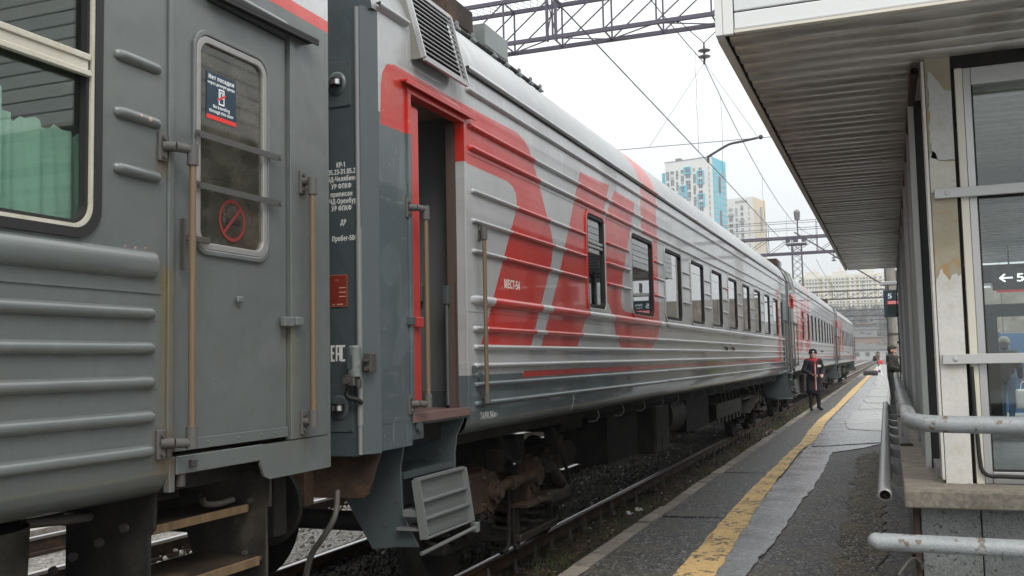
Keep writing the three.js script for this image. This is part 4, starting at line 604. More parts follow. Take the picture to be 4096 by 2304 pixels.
  { // frame follows a slanted plane: bottom edge proud of the wall, top leaning onto the roof
    const P = (u, v) => [.085 - .12 * v, 3.305 + .46 * v, -(.40 + .62 * u)];
    const q = new THREE.BufferGeometry(); q.setAttribute('position', new THREE.Float32BufferAttribute([...P(0, 0), ...P(1, 0), ...P(1, 1), ...P(0, 1)].map((v, i) => i % 3 === 0 ? v - .03 : v), 3)); q.setIndex([0, 1, 2, 0, 2, 3]); q.computeVertexNormals(); add(lv, 'grille_back', clean(q), M.hollow);
    for (let k = 0; k < 13; k++) { const v = .045 + k * .073; add(lv, 'slat', bar(P(.012, v), P(.988, v), .008, .005), M.alu); }
    add(lv, 'grille_frame', merge(bar(P(0, -.01), P(1, -.01), .02, .026), bar(P(0, 1.0), P(1, 1.0), .02, .024), bar(P(0, 0), P(0, 1), .016, .03), bar(P(1, 0), P(1, 1), .016, .03)), M.alu);
    add(lv, 'grille_cheek', (() => { const s = new THREE.Shape(); s.moveTo(.088, 3.30); s.lineTo(-.034, 3.768); s.lineTo(-.2, 3.77); s.lineTo(0, 3.30); s.closePath(); return boxUV(new THREE.ExtrudeGeometry(s, { depth: .004, bevelEnabled: false }).translate(0, 0, -.397)); })(), std({ map: T.paintGrey, color: lin(1.5, 1.35, 1.2), roughness: .5 }));
  }
  // roof fittings
  for (const [s, c] of [[1.86, 0], [2.62, 1]]) { const v = part(car, 'roof_vent'); add(v, 'vent_box', ext(-.46, -.82, 4.13, 4.32, -s - .02, -s - .54, .012), c ? M.greyPaint : M.rust); add(v, 'vent_foot', ext(-.52, -.78, 3.98, 4.131, -s - .08, -s - .48), M.dark); }
  const rc = part(car, 'roof_cable'); add(rc, 'cable', tube([[-.31, 3.965, -1.2], [-.315, 3.965, -1.7], [-.31, 3.968, -2.4], [-.31, 3.968, -3.55]], .018, 7, 40), M.rubber);
  for (const s of [1.71, 2.0, 2.42, 2.69, 2.98, 3.26, 3.51]) add(rc, 'clamp', merge(ext(-.27, -.35, 3.935, 3.955, -s + .03, -s - .03, .004), ext(-.285, -.30, 3.95, 4.0, -s + .022, -s - .022, .003), ext(-.32, -.335, 3.95, 4.0, -s + .022, -s - .022, .003), rod([-.28, 3.985, -s], [-.34, 3.985, -s], .009, 6)), M.greyPaint);
  // boarding steps under the door
  const st = part(car, 'boarding_step'), stepM = std({ color: lin(.15, .16, .16), roughness: .5, bumpMap: T.grain, bumpScale: .001 });
  const plate = (pts, s, t = .012) => { const f = new THREE.Shape(); pts.forEach((p, i) => i ? f.lineTo(...p) : f.moveTo(...p)); f.closePath(); const g = new THREE.ExtrudeGeometry(f, { depth: t, bevelEnabled: true, bevelSize: .004, bevelThickness: .002, bevelSegments: 1 }); g.translate(0, 0, -s); return boxUV(g); };
  add(st, 'side_plate', plate([[-.05, 1.2], [-.08, 1.04], [-.1, .93], [-.088, .67], [.01, .49], [-.12, .485], [-.28, .465], [-.455, .745], [-.52, 1.2]], .40), M.greyDark);
  add(st, 'side_plate', plate([[-.012, 1.2], [-.02, 1.15], [-.065, 1.06], [-.08, .95], [-.085, .5], [-.45, .5], [-.6, .8], [-.8, 1.2]], 1.10), M.greyDark);
  add(st, 'tread', merge(ext(-.1, -.42, .87, .89, -.42, -1.09, .004), ext(-.09, -.1, .86, .9, -.42, -1.09)), M.greyDark);
  add(st, 'tread', ext(-.08, -.4, .60, .62, -.42, -1.09, .004), M.greyDark);
  { // hinged ladder step hanging outside
    const P = (u, v) => [.03 + .05 * (1 - v), .545 + .325 * v, -(.33 + .64 * u)];
    const frame = [bar(P(0, 0), P(0, 1), .012, .05), bar(P(1, 0), P(1, 1), .012, .05), bar(P(0, 1), P(1, 1), .03, .014), bar(P(0, .62), P(1, .62), .03, .01), bar(P(0, .32), P(1, .32), .03, .01), bar(P(0, .0), P(1, .0), .02, .008)];
    add(st, 'ladder_frame', merge(frame, ext(.03, -.06, .66, .70, -.335, -.43, .004), ext(.05, -.1, .585, .6, -.335, -.44)), stepM);
    const pt = tex(64, (u, v) => { const r = Math.hypot((u * 2) % 1 - .5, (v * 2) % 1 - .5); return grey(r < .3 ? 40 : 150); }, false); pt.repeat.set(14, 14);
    const sheet = new THREE.BufferGeometry(); sheet.setAttribute('position', new THREE.Float32BufferAttribute([...P(0, .02), ...P(1, .02), ...P(1, .98), ...P(0, .98)].map((v, i) => i % 3 === 0 ? v - .012 : v), 3)); sheet.setIndex([0, 1, 2, 0, 2, 3]); sheet.computeVertexNormals();
    add(st, 'ladder_sheet', boxUV(sheet), std({ color: lin(.11, .12, .12), roughness: .45, bumpMap: pt, bumpScale: .008 }));
    add(st, 'ladder_bar', merge(rod([.05, .46, -.35], [.09, .5, -1.02], .012, 8), ext(.06, .11, .47, .53, -1.0, -1.04, .006)), stepM);
  }
  add(car, 'step_valance', merge(ext(-.002, -.03, 1.09, 1.199, -.36, -.5), ext(.002, -.03, 1.17, 1.199, -.501, -1.11), rod([0, 1.16, -.42], [.02, 1.16, -.42], .03, 14)), M.greyDark);
  // buffer beam, coupler, hoses
  const cb = part(car, 'buffer_gear'); add(cb, 'headstock', ext(-.42, -2.68, .76, 1.04, .0, .09, .01), M.rust); add(cb, 'headstock_gusset', plate([[-.95, 1.05], [-.02, 1.05], [-.1, .83], [-.12, .81], [-.29, .805], [-.95, .805]], .03, .02), M.rust); add(cb, 'coupler', merge(ext(-1.4, -1.7, .7, .95, .1, .5, .03), ext(-1.35, -1.75, .65, 1.0, .3, .42, .03)), M.dark); add(cb, 'buffer', merge(new THREE.CylinderGeometry(.24, .24, .03, 24).rotateX(Math.PI / 2).translate(-.6, .88, .4), rod([-.6, .88, .05], [-.6, .88, .4], .08, 14), rod([-.6, .88, .05], [-.6, .88, .2], .11, 14)), M.dark);
  add(cb, 'brake_hose', tube([[-.75, .75, .12], [-.72, .62, .25], [-.74, .45, .3], [-.82, .3, .3], [-.84, .1, .28], [-.8, -.05, .3]], .024, 8, 30), M.rust);
  for (const [x, y] of [[-.16, .9], [-.25, .82], [-.3, .68], [-.2, .6], [-.12, .74], [-.36, .92], [-.4, .8]]) add(st, 'bolt', new THREE.CylinderGeometry(.011, .011, .014, 6).rotateX(Math.PI / 2), M.iron, [x, y, -.385]);
  for (const [x, y] of [[-.18, .96], [-.28, .9], [-.38, .84], [-.2, 1.08]]) add(st, 'bolt', new THREE.CylinderGeometry(.016, .016, .016, 8).rotateX(Math.PI / 2), M.greyDark, [x, y, -1.078]);
  add(cb, 'air_hose', tube([[-.2, .86, .12], [-.17, .74, .2], [-.22, .64, .23], [-.29, .55, .23], [-.34, .38, .22], [-.36, .1, .2], [-.4, -.1, .18]], .016, 8, 36), M.iron); add(cb, 'air_hose', tube([[-.9, .85, .1], [-.86, .7, .2], [-.7, .58, .25], [-.62, .66, .24], [-.6, .74, .12]], .022, 8, 28), M.rubber);
  add(cb, 'hose_coupling', merge(ext(-.78, -.7, .58, .66, .2, .29, .012), rod([-.74, .62, .16], [-.74, .62, .32], .03, 10)), M.rust);
  for (const [x, y] of [[-.5, .98], [-.6, .98], [-.5, .82], [-.6, .82], [-.72, .98]]) add(cb, 'bolt', new THREE.CylinderGeometry(.016, .016, .02, 6).rotateX(Math.PI / 2), M.iron, [x, y, .1]);
  // bogies, underfloor boxes, pipe brackets
  bogie(car, 3.5); bogie(car, 18.2);
  const uf = part(car, 'underframe'); add(uf, 'sill_beam', merge(ext(-.25, -.4, .96, 1.05, -1.2, -CARL + .6), ext(-2.7, -2.85, .9, 1.05, -1.2, -CARL + .6), ext(-1.35, -1.75, .8, 1.05, -1.2, -CARL + .6)), M.dark);
  add(uf, 'equipment_box', merge(ext(-.34, -1.1, .3, 1.0, -7.75, -8.62, .02), ext(-.345, -.33, .33, .95, -7.8, -8.57, .004), ext(-.33, -.322, .4, .5, -8.1, -8.13)), std({ map: T.grime, color: lin(1.8, 1.8, 1.6), roughness: .7 }));
  add(uf, 'equipment_box', ext(-.45, -1.2, .36, 1.02, -5.92, -7.3, .02), M.dark);
  add(uf, 'water_tank', merge(new THREE.CylinderGeometry(.34, .34, .95, 24).rotateX(Math.PI / 2).translate(-.68, .72, -9.35), ext(-.33, -.4, .9, 1.04, -9, -9.06), ext(-.33, -.4, .9, 1.04, -9.6, -9.66)), std({ map: T.grime, color: lin(1.8, 1.75, 1.5), roughness: .65 }));
  add(uf, 'equipment_box', ext(-.4, -1.8, .4, 1.02, -10.1, -12.0, .02), M.dark);
  { const bx = std({ map: T.grime, color: lin(2.2, 2.1, 1.75), roughness: .75 }); add(uf, 'resistor_box', merge(ext(-.32, -1.2, .46, .72, -12.3, -15.2, .01), ext(-.33, -.34, .62, .66, -12.3, -15.2)), bx); for (let k = 0; k < 7; k++) { add(uf, 'resistor_fin', ext(-.325, -.35, .36, .46, -12.45 - k * .42, -12.62 - k * .42), bx); add(uf, 'resistor_hanger', bar([-.34, .72, -12.5 - k * .42], [-.34, .98, -12.25 - k * .42], .05, .03), bx); }; add(uf, 'deflector_plate', merge(bar([-.33, .4, -15.25], [-.33, .68, -16.9], .3, .02), ext(-.3, -.6, .66, .69, -15.3, -17, .004)), bx); }
  for (let k = 0; k < 17; k++) add(uf, 'pipe_bracket', tube([[-.17, 1.05, -4.6 - k * .95], [-.15, .98, -4.6 - k * .95], [-.18, .93, -4.6 - k * .95], [-.26, .92, -4.6 - k * .95]], .007, 6, 10), M.pipePaint);
  add(uf, 'brake_pipe', tube([[-.24, .95, -4.5], [-.24, .94, -10], [-.24, .95, -CARL + .8]], .02, 7, 12), M.dark);
  add(uf, 'axle_generator', ext(-.5, -1.0, .82, 1.04, -4.5, -5.2, .03), M.dark);
  // side knobs low on the panel
  for (const s of [11.45, 12.2]) add(car, 'filler_knob', merge(new THREE.CylinderGeometry(.02, .025, .03, 10).rotateZ(Math.PI / 2).translate(.03, 1.655, -s), ext(0, .03, 1.665, 1.69, -s + .06, -s - .05, .004)), M.iron);
  // rear end: steps, rails and hand bars of the far vestibule
  const re = part(car, 'rear_end'); add(re, 'rear_wall', ext(-.02, -3.08, 1.05, 3.46, -CARL - .002, -CARL - .05), M.greyDark); add(re, 'rear_post', merge(ext(.0, -.1, 1.05, 3.4, -CARL - .05, -CARL - .16, .01), rod([.05, 1.1, -CARL - .2], [.05, 2.8, -CARL - .2], .02)), M.greyDark); add(re, 'rear_step', merge(plate([[-.02, 1.2], [-.02, .75], [.08, .5], [-.5, .5], [-.6, 1.2]], CARL - .75), plate([[-.02, 1.2], [-.02, .75], [.1, .45], [-.5, .45], [-.6, 1.2]], CARL - .1), ext(.1, -.3, .44, .46, -CARL + .75, -CARL + .1)), M.greyDark);
  grabRail(car, CARL - .93, 1.29, 2.4, 1); grabRail(car, CARL - .12, 1.29, 2.4, -1);
  add(car, 'rear_door', merge(slab([[CARL - .85, 1.22], [CARL - .15, 1.22], [CARL - .15, 3.08], [CARL - .85, 3.08]], [], .01).translate(.012, 0, 0)), M.greyDark);
  return car;
}
const car2 = makeCar('grey and red passenger car with open door and louvred grille, nearest of its kind');
function cloneCar(z, label, x) { const c = car2.clone(); c.name = numbered('passenger_car'); c.position.set(x, 0, z); c.userData = { ...car2.userData, label }; scene.add(c); return c; }
cloneCar(Z2 - 22.2, 'grey and red passenger car behind the standing attendant, third along the train', TRAIN_X + .003 * 22.2);
const car4 = cloneCar(Z2 - 44.4, 'last grey and red passenger car of the train, with red tail light', TRAIN_X + .003 * 44.4);
{
  const tl = part(car4, 'tail_lamp'); add(tl, 'lamp_glass', new THREE.SphereGeometry(.07, 12, 8), std({ color: lin(.5, .02, .03), emissive: lin(1, .06, .08), emissiveIntensity: 3, roughness: .3 }), [-.12, 1.22, -CARL - .16]);
  add(tl, 'lamp_case', ext(-.02, -.24, 1.1, 1.34, -CARL - .051, -CARL - .12, .01), M.black);
  const pl = new THREE.PointLight(0xff2020, 1.2, 12); pl.position.set(.05, 1.22, -CARL - .3); pl.castShadow = true; tl.add(pl);
}
{ // car on the right-hand track, mirrored in the glass and paint
  const c = cloneCar(-46.5, 'grey and red passenger car on the right-hand track beyond the station', 9.6); c.rotation.y = Math.PI;
}
// the nearest, all-grey car ----------------------------------------------------------------
{
  const Z1 = 5, L = 9.09, S = z => Z1 - z;
  const car = thing('passenger_car', 'plain grey passenger car in the foreground with barred door window and green curtain', 'railway car', [TRAIN_X, 0, Z1], 'passenger cars of the standing train');
  const lv = canvasTex(2048, 2048, (c, w, h) => {
    const s0 = 6.2, X = s => (s - s0) / (L - s0) * w, Y = y => h - (y - LY0) / (LY1 - LY0) * h; c.fillStyle = COL.near; c.fillRect(0, 0, w, h);
    c.fillStyle = '#c4c6c7'; c.beginPath(); c.moveTo(0, 0); c.lineTo(w, 0); c.lineTo(w, Y(3.235)); c.lineTo(0, Y(3.235)); c.fill(); c.fillStyle = '#d0473f'; c.fillRect(0, Y(3.235), w, Y(3.175) - Y(3.235));
    dirt(c, w, h, 700, ['#8b938f', '#5a605c', '#7d7664', '#9aa19e'], 0);
    const rustRun = (z, y, ww, hh, n, col) => { for (let i = 0; i < n; i++) { c.globalAlpha = rr(.015, .06); c.fillStyle = col; const x = X(S(z + rr(-ww, ww))); c.fillRect(x, Y(y + rr(-.03, .02)), rr(2, 9), hh * h / 2.6 * rnd()); } c.globalAlpha = 1; };
    rustRun(-2.945, 1.3, .05, .25, 120, '#6d4a2c'); rustRun(-2.96, 1.9, .03, .8, 200, '#74613f'); rustRun(-2.99, 1.2, .02, .14, 80, '#5f3c22'); rustRun(-3.80, 1.7, .03, .6, 120, '#6f6a4c'); rustRun(-3.72, 1.2, .1, .08, 60, '#7a5c38'); rustRun(-3.87, 1.28, .05, .1, 40, '#5a4a34');
    rustRun(-2.99, 3.2, .012, .5, 60, '#3c2c22'); rustRun(-2.6, 2.9, .02, .9, 60, '#70543c');
    for (let i = 0; i < 260; i++) { c.globalAlpha = rr(.04, .16); c.fillStyle = ['#4a463c', '#8a9290', '#585147'][i % 3]; const x = rnd() * w, y0 = Y([1.70, 1.575, 1.45, 1.325, 1.2, 1.86][i % 6]); c.fillRect(x, y0, rr(1, 4), rr(8, 70)); } c.globalAlpha = 1;
    for (let i = 0; i < 90; i++) { c.fillStyle = ['#3c3a36', '#a9aeab', '#8a6a50'][i % 3]; c.globalAlpha = rr(.2, .6); c.beginPath(); c.ellipse(rnd() * w, rnd() * h, rr(1, 4), rr(1, 4), rnd() * 3, 0, 7); c.fill(); } c.globalAlpha = 1;
    for (let i = 0; i < 2600; i++) { c.globalAlpha = rr(.02, .07); c.fillStyle = ['#474a47', '#8d9491', '#6f6a5a', '#7f8785'][i % 4]; const r = rr(3, 26); c.beginPath(); c.ellipse(rnd() * w, rnd() * h, r * rr(.5, 1.6), r * rr(.3, 1), rnd() * 3, 0, 7); c.fill(); }
    for (const y of [1.70, 1.572, 1.447, 1.32, 1.196, 1.85, 2.63, 2.42, 2.215]) for (let i = 0; i < 60; i++) { c.globalAlpha = rr(.05, .16); c.fillStyle = rnd() < .7 ? '#3f3d37' : '#8a7a5e'; c.fillRect(X(S(rr(-2.2, -2.92))), Y(y), rr(3, 40), rr(1, 7)); }
    for (const [z, y] of [[-2.93, 1.24], [-2.93, 2.345], [-3.88, 1.25], [-3.88, 2.4], [-3.75, 1.72]]) for (let i = 0; i < 70; i++) { c.globalAlpha = rr(.05, .18); c.fillStyle = ['#5e4128', '#3d2f22', '#7a5f3f'][i % 3]; c.fillRect(X(S(z + rr(-.035, .035))), Y(y + rr(-.07, .03)), rr(2, 8), rr(4, 60)); }
    c.globalAlpha = 1;
    // chips in the paint
    for (const [z, y, r] of [[-2.80, 2.452, .010], [-2.845, 2.446, .014], [-2.75, 1.965, .006], [-2.80, 1.963, .008], [-2.85, 1.967, .006]]) { c.fillStyle = '#b98b6c'; c.beginPath(); c.ellipse(X(S(z)), Y(y), r * 500, r * 480, 0, 0, 7); c.fill(); }
  });
  const LM = phys({ map: lv, roughness: .3, clearcoat: .7, clearcoatRoughness: .16, bumpMap: withRep(T.dent, 2, 1.8), bumpScale: .018 });
  const uv = g => sideUV(clean(g), 6.2, L, LY0, LY1);
  const W0 = S(-1.2), W1 = S(-2.612), WY0 = 1.98, WY1 = 2.95, DA = S(-2.992), DB = S(-3.775), dw = [S(-3.145), S(-3.594), 2.008, 2.862];
  const holes = [rrect(W0, W1, WY0, WY1, .1), [[DA, 1.19], [DB, 1.19], [DB, 3.04], [DA, 3.04]]];
  add(car, 'side_wall', uv(slab([[0, 1.19], [L, 1.19], [L, 3.46], [0, 3.46]], holes, .05)), LM);
  add(car, 'skirt', uv(sweep(SKIRT.map(p => [p[0], p[1] - .01]), 0, -DA, 1)), LM);
  add(car, 'skirt_end', uv(merge(ext(0, -.03, 1.055, 1.189, -DA + .004, -DA - .026, .004))), LM);
  add(car, 'corner_skirt', uv(merge(slab([[DB - .22, 1.186], [DB - .225, 1.1], [DB - .2, 1.05], [DB - .16, 1.033], [L, 1.033], [L, 1.186]], [], .012).translate(.006, 0, 0))), LM);
  add(car, 'end_cap', uv(ext(0, -3.08, 1.033, 3.46, -L - .001, -L - .03)), LM);
  add(car, 'far_side_wall', ext(-3.05, -3.1, 1.05, 3.46, 0, -L), M.greyDark); add(car, 'floor', ext(-.18, -3.05, 1.03, 1.18, 0, -L + .01), M.dark);
  add(car, 'partition', merge(ext(-.06, -3.04, 1.2, 3.44, -DA + .12, -DA + .08), ext(-.06, -3.04, 1.2, 3.44, -DB - .2, -DB - .24), ext(-.06, -3.04, 3.2, 3.24, -DA + .08, -DB - .2)), std({ color: lin(.12, .12, .11), roughness: .6 }));
  const rg = sweep(ROOF, 0, -L, 8); add(car, 'roof', boxUV(rg, .3), std({ color: lin(.55, .56, .57), roughness: .4 }));
  // pressed ribs
  for (const y of [1.726, 1.598, 1.473, 1.347, 1.222]) add(car, 'rib', uv(rib(1, S(-2.9), y, .05, .03, .04)), LM);
  for (const y of [2.655, 2.445, 2.24]) add(car, 'rib', uv(rib(S(-2.685), S(-2.925), y, .045, .026, .035)), LM);
  add(car, 'belt_moulding', uv(rib(1, S(-2.905), 1.905, .105, .036, .02)), LM); add(car, 'weld_strip', uv(ext(0, .006, 1.80, 1.81, -1, -S(-2.925))), LM);
  // window with frame, vent bar and curtain
  const w = part(car, 'window');
  add(w, 'seal', slab(rrect(W0 - .01, W1 + .012, WY0 - .012, WY1 + .01, .11, 8), [rrect(W0 + .03, W1 - .022, WY0 + .022, WY1 - .03, .085, 8)], .06).translate(.012, 0, 0), M.rubber);
  const cr = std({ map: withRep(T.plaster, 2), color: lin(.86, .83, .74), roughness: .5 });
  add(w, 'frame', slab(rrect(W0 + .03, W1 - .022, WY0 + .022, WY1 - .03, .085, 8), [rrect(W0 + .05, W1 - .036, WY0 + .036, WY1 - .05, .075, 8)], .04).translate(.006, 0, 0), cr);
  add(w, 'inner_seal', slab(rrect(W0 + .05, W1 - .0365, WY0 + .0365, WY1 - .05, .074, 8), [rrect(W0 + .06, W1 - .048, WY0 + .05, WY1 - .06, .065, 8)], .03).translate(-.004, 0, 0), M.rubber);
  add(w, 'vent_rail', merge(ext(.012, -.01, 2.535, 2.556, -W0 - .04, -W1 + .04, .004), ext(.012, -.01, 2.59, 2.613, -W0 - .04, -W1 + .045, .004), ext(.004, -.01, 2.557, 2.589, -W0 - .04, -W1 + .05)), cr);
  const gl = phys({ color: lin(.80, .90, .85), roughness: .02, transmission: 1, thickness: 0, ior: 1.75 });
  add(w, 'pane', ext(-.032, -.036, WY0 + .04, 2.56, -W0 - .03, -W1 + .045), gl); add(w, 'pane', ext(-.03, -.034, 2.6, WY1 - .04, -W0 - .03, -W1 + .045), gl);
  { // curtains: short cafe curtain with a bunched one on the left
    const cloth = (s0, s1, y0, yTop, n, amp, x) => { const pos = [], idx = [], uvs = [], m = 26; for (let j = 0; j <= m; j++) for (let i = 0; i <= n; i++) { const t = i / n, v = j / m, s = s0 + (s1 - s0) * t; const yt = yTop(t); const f = amp * (Math.sin(t * n * .55 + 2.2 * Math.sin(t * 9)) * .6 + .4 * Math.sin(t * n * 1.1 + v * 2)) * (.5 + .5 * v) ; pos.push(x + f, y0 + (yt - y0) * v, -s); uvs.push(s, v); } for (let j = 0; j < m; j++) for (let i = 0; i < n; i++) { const a = j * (n + 1) + i, b = a + 1, c = a + n + 1, d = c + 1; idx.push(a, b, c, b, d, c); } const g = new THREE.BufferGeometry(); g.setAttribute('position', new THREE.Float32BufferAttribute(pos, 3)); g.setAttribute('uv', new THREE.Float32BufferAttribute(uvs, 2)); g.setIndex(idx); g.computeVertexNormals(); return g; };
    const cm = phys({ color: lin(.66, .78, .73), roughness: .95, transmission: .35, thickness: 0 });
    const cu = part(car, 'curtain'); add(cu, 'cafe_curtain', cloth(W0 + .1, S(-2.635), 1.99, t => 2.40 - .05 * t + .012 * Math.sin(t * 70) + .006 * Math.sin(t * 173), 120, .024, -.1), cm); add(cu, 'curtain_fold', cloth(W0, S(-2.27), 1.99, t => 2.44 + .01 * Math.sin(t * 30), 70, .03, -.075), cm);
    add(cu, 'lining', ext(-.135, -.14, 1.99, 2.335, -W0 - .1, -S(-2.62)), std({ color: lin(.3, .36, .33), roughness: .9 }));
    add(car, 'compartment_wall', merge(ext(-.9, -.94, 1.2, 3.44, -.1, -DA + .12), ext(-.06, -.9, 3.2, 3.24, -.1, -DA + .12)), std({ color: lin(.22, .26, .23), roughness: .6 }));
  }
  // door
  const d = part(car, 'door');
  add(d, 'door_panel', uv(slab([[DA + .012, 1.205], [DB - .01, 1.205], [DB - .01, 3.03], [DA + .012, 3.03]], [rrect(dw[0], dw[1], dw[2], dw[3], .06)], .04, .003).translate(-.01, 0, 0)), LM);
  add(d, 'door_seam', merge(ext(-.02, -.03, 1.19, 3.04, -DA - .001, -DA - .012), ext(-.02, -.03, 1.19, 3.04, -DB + .01, -DB - .0), ext(-.02, -.03, 3.031, 3.04, -DA, -DB)), M.black);
  add(d, 'window_recess', uv(slab(rrect(dw[0] - .03, dw[1] + .035, dw[2] - .035, dw[3] + .04, .09, 8), [rrect(dw[0] - .012, dw[1] + .014, dw[2] - .012, dw[3] + .015, .075, 8)], .006, .005).translate(.004, 0, 0)), LM);
  add(d, 'window_frame', slab(rrect(dw[0] - .012, dw[1] + .012, dw[2] - .012, dw[3] + .012, .07, 8), [rrect(dw[0] + .014, dw[1] - .016, dw[2] + .016, dw[3] - .016, .05, 8)], .012, .004).translate(.002, 0, 0), std({ color: lin(.34, .33, .32), metalness: .4, roughness: .45, bumpMap: T.grain, bumpScale: .001 }));
  const gd = tex(512, (u, v) => { const a = fbm(u, v, 5, 4), b = fbm(u, v, 60, 2); return mix([52, 52, 46], [92, 90, 80], clamp01(a * 1.3 - .3 + .3 * (b - .5))); });
  add(d, 'pane', ext(-.012, -.016, dw[2] + .005, dw[3] - .005, -dw[0] - .005, -dw[1] + .005), phys({ map: withRep(gd, 2), roughness: .04, ior: 2.0 }));
  const bm = std({ color: lin(.10, .10, .098), roughness: .45, metalness: .3 });
  for (const [ya, yb] of [[2.452, 2.456], [2.246, 2.248]]) add(d, 'window_guard', merge(bar([.022, ya, -S(-3.105)], [.022, yb, -S(-3.682)], .006, .026), rod([.02, ya, -S(-3.118)], [.03, ya, -S(-3.118)], .007), rod([.02, yb, -S(-3.67)], [.03, yb, -S(-3.67)], .007)), bm);
  add(d, 'latch_arm', merge(ext(.015, .025, 2.015, 2.04, -S(-3.03), -S(-3.19), .003), ext(.008, .03, 1.9, 2.1, -S(-3.028), -S(-3.038), .002)), M.iron);
  add(d, 'keyhole_cover', ext(0, .012, 1.792, 1.818, -S(-3.385), -S(-3.425), .006), M.greyPaint);
  add(d, 'kick_strip', uv(ext(0, .006, 1.206, 1.25, -DA - .02, -DB + .02, .002)), LM);
  for (const z of [-3.2, -3.4, -3.55, -3.66]) add(d, 'rivet', new THREE.SphereGeometry(.005, 6, 4), M.greyPaint, [.007, 1.23, -S(z)]);
  { const t = canvasTex(256, 264, (c, w, h) => { c.fillStyle = '#233848'; c.fillRect(0, 0, w, h); c.fillStyle = '#e23b33'; c.fillRect(0, h - 24, w, 24); c.fillStyle = '#f2f4f5'; c.textAlign = 'center'; c.font = 'bold 36px sans-serif'; c.fillText('Нет посадки', w / 2, 40, w - 20); c.font = 'bold 23px sans-serif'; c.fillText('через данную дверь', w / 2, 68, w - 16); c.font = 'bold 25px sans-serif'; c.fillText('No boarding', w / 2, 196); c.fillText('through this door', w / 2, 224, w - 16); c.strokeStyle = '#f2f4f5'; c.lineWidth = 8; c.strokeRect(108, 84, 42, 82); c.lineWidth = 6; c.strokeRect(119, 98, 20, 32); c.strokeStyle = '#e23b33'; c.lineWidth = 12; c.beginPath(); c.moveTo(94, 146); c.lineTo(164, 110); c.stroke(); });
    const g = new THREE.PlaneGeometry(.192, .198).rotateY(Math.PI / 2); add(d, 'no_boarding_notice', g, std({ map: t, roughness: .4 }), [-.0095, 2.64, -S(-3.302)]);
    const t2 = canvasTex(256, 256, (c, w, h) => { c.clearRect(0, 0, w, h); c.strokeStyle = '#7f2f2a'; c.lineWidth = 20; c.beginPath(); c.arc(128, 128, 110, 0, 7); c.stroke(); c.fillStyle = '#23211f'; c.fillRect(74, 116, 130, 30); c.fillStyle = '#5a564c'; c.fillRect(44, 116, 8, 30); c.fillRect(58, 116, 8, 30); c.strokeStyle = '#4c4a42'; c.lineWidth = 7; c.beginPath(); c.arc(74, 74, 26, 0, 7); c.stroke(); c.beginPath(); c.moveTo(74, 100); c.lineTo(48, 112); c.stroke(); c.strokeStyle = '#7f2f2a'; c.lineWidth = 20; c.beginPath(); c.moveTo(50, 206); c.lineTo(206, 50); c.stroke(); });
    add(d, 'no_smoking_sign', new THREE.PlaneGeometry(.19, .19).rotateY(Math.PI / 2), std({ map: t2, transparent: true, alphaTest: .4, roughness: .5 }), [-.0095, 2.136, -S(-3.374)]); }
  add(car, 'door_sill', uv(ext(.004, -.05, 1.118, 1.188, -DA - .03, -DB + .2, .004)), LM);
  add(car, 'sill_bracket', merge(ext(.003, .02, 1.14, 1.17, -S(-3.09), -S(-3.125), .004), rod([-.02, 1.07, -S(-3.07)], [-.02, 1.12, -S(-3.07)], .02)), M.iron);
  add(car, 'drip_strip', merge(bar([.03, 3.05, -S(-3.2)], [.03, 3.073, -S(-3.945)], .06, .014), bar([.055, 3.043, -S(-3.2)], [.055, 3.066, -S(-3.945)], .008, .03)), M.rubber);
  add(car, 'drip_moulding', uv(rib(S(-3.2), S(-3.765), 3.098, .035, .022, .04)), LM);
  add(car, 'door_post', uv(merge(ext(0, .012, 1.19, 3.4, -DA + .03, -DA + .002, .003), ext(0, .01, 1.19, 3.05, -DB - .002, -DB - .035, .003))), LM);
  add(car, 'door_latch', merge(ext(.004, .03, 1.70, 1.742, -S(-3.70), -S(-3.775), .004), ext(.004, .036, 1.705, 1.745, -S(-3.78), -S(-3.84), .006)), M.greyPaint);
  grabRail(car, S(-3.02), 1.24, 2.36, 1); grabRail(car, S(-3.877), 1.26, 2.38, 0, [handM, bracketM], .06);
  // steps
  const st = part(car, 'boarding_step'); const plate = (pts, s, t = .012) => { const f = new THREE.Shape(); pts.forEach((p, i) => i ? f.lineTo(...p) : f.moveTo(...p)); f.closePath(); const g = new THREE.ExtrudeGeometry(f, { depth: t, bevelEnabled: true, bevelSize: .004, bevelThickness: .002, bevelSegments: 1 }); g.translate(0, 0, -s); return boxUV(g); };
  const spm = std({ map: T.grime, color: lin(2.3, 2.25, 2.0), roughness: .65 });
  add(st, 'side_plate', plate([[-.07, 1.06], [-.074, .92], [-.098, .895], [-.098, .45], [-.5, .45], [-.5, 1.06]], S(-3.0)), M.dark);
  add(st, 'side_plate', plate([[-.034, 1.06], [-.034, .91], [-.055, .9], [-.052, .45], [-.36, .45], [-.47, .75], [-.55, 1.06]], S(-3.68)), spm);
  add(st, 'tread', ext(-.125, -.4, .895, .915, -S(-2.99), -S(-3.66), .004), std({ map: T.grime, color: lin(2.4, 2.0, 1.5), roughness: .6 }));
  const nose = std({ map: T.wood, color: lin(.95, .9, .8), roughness: .6 }); add(st, 'tread_nosing', ext(-.108, -.124, .888, .922, -S(-2.99), -S(-3.62), .003), nose); add(st, 'tread_nosing', ext(-.05, -.064, .662, .70, -S(-2.985), -S(-3.62), .003), nose);
  add(st, 'tread', ext(-.065, -.42, .675, .695, -S(-2.985), -S(-3.66), .004), std({ map: T.grime, color: lin(3.0, 2.4, 1.7), roughness: .6 }));
  for (const [x, y] of [[-.2, .92], [-.32, .86], [-.45, .8], [-.55, .74]]) add(st, 'bolt', new THREE.CylinderGeometry(.018, .018, .02, 6).rotateX(Math.PI / 2), M.iron, [x, y, -S(-2.972)]);
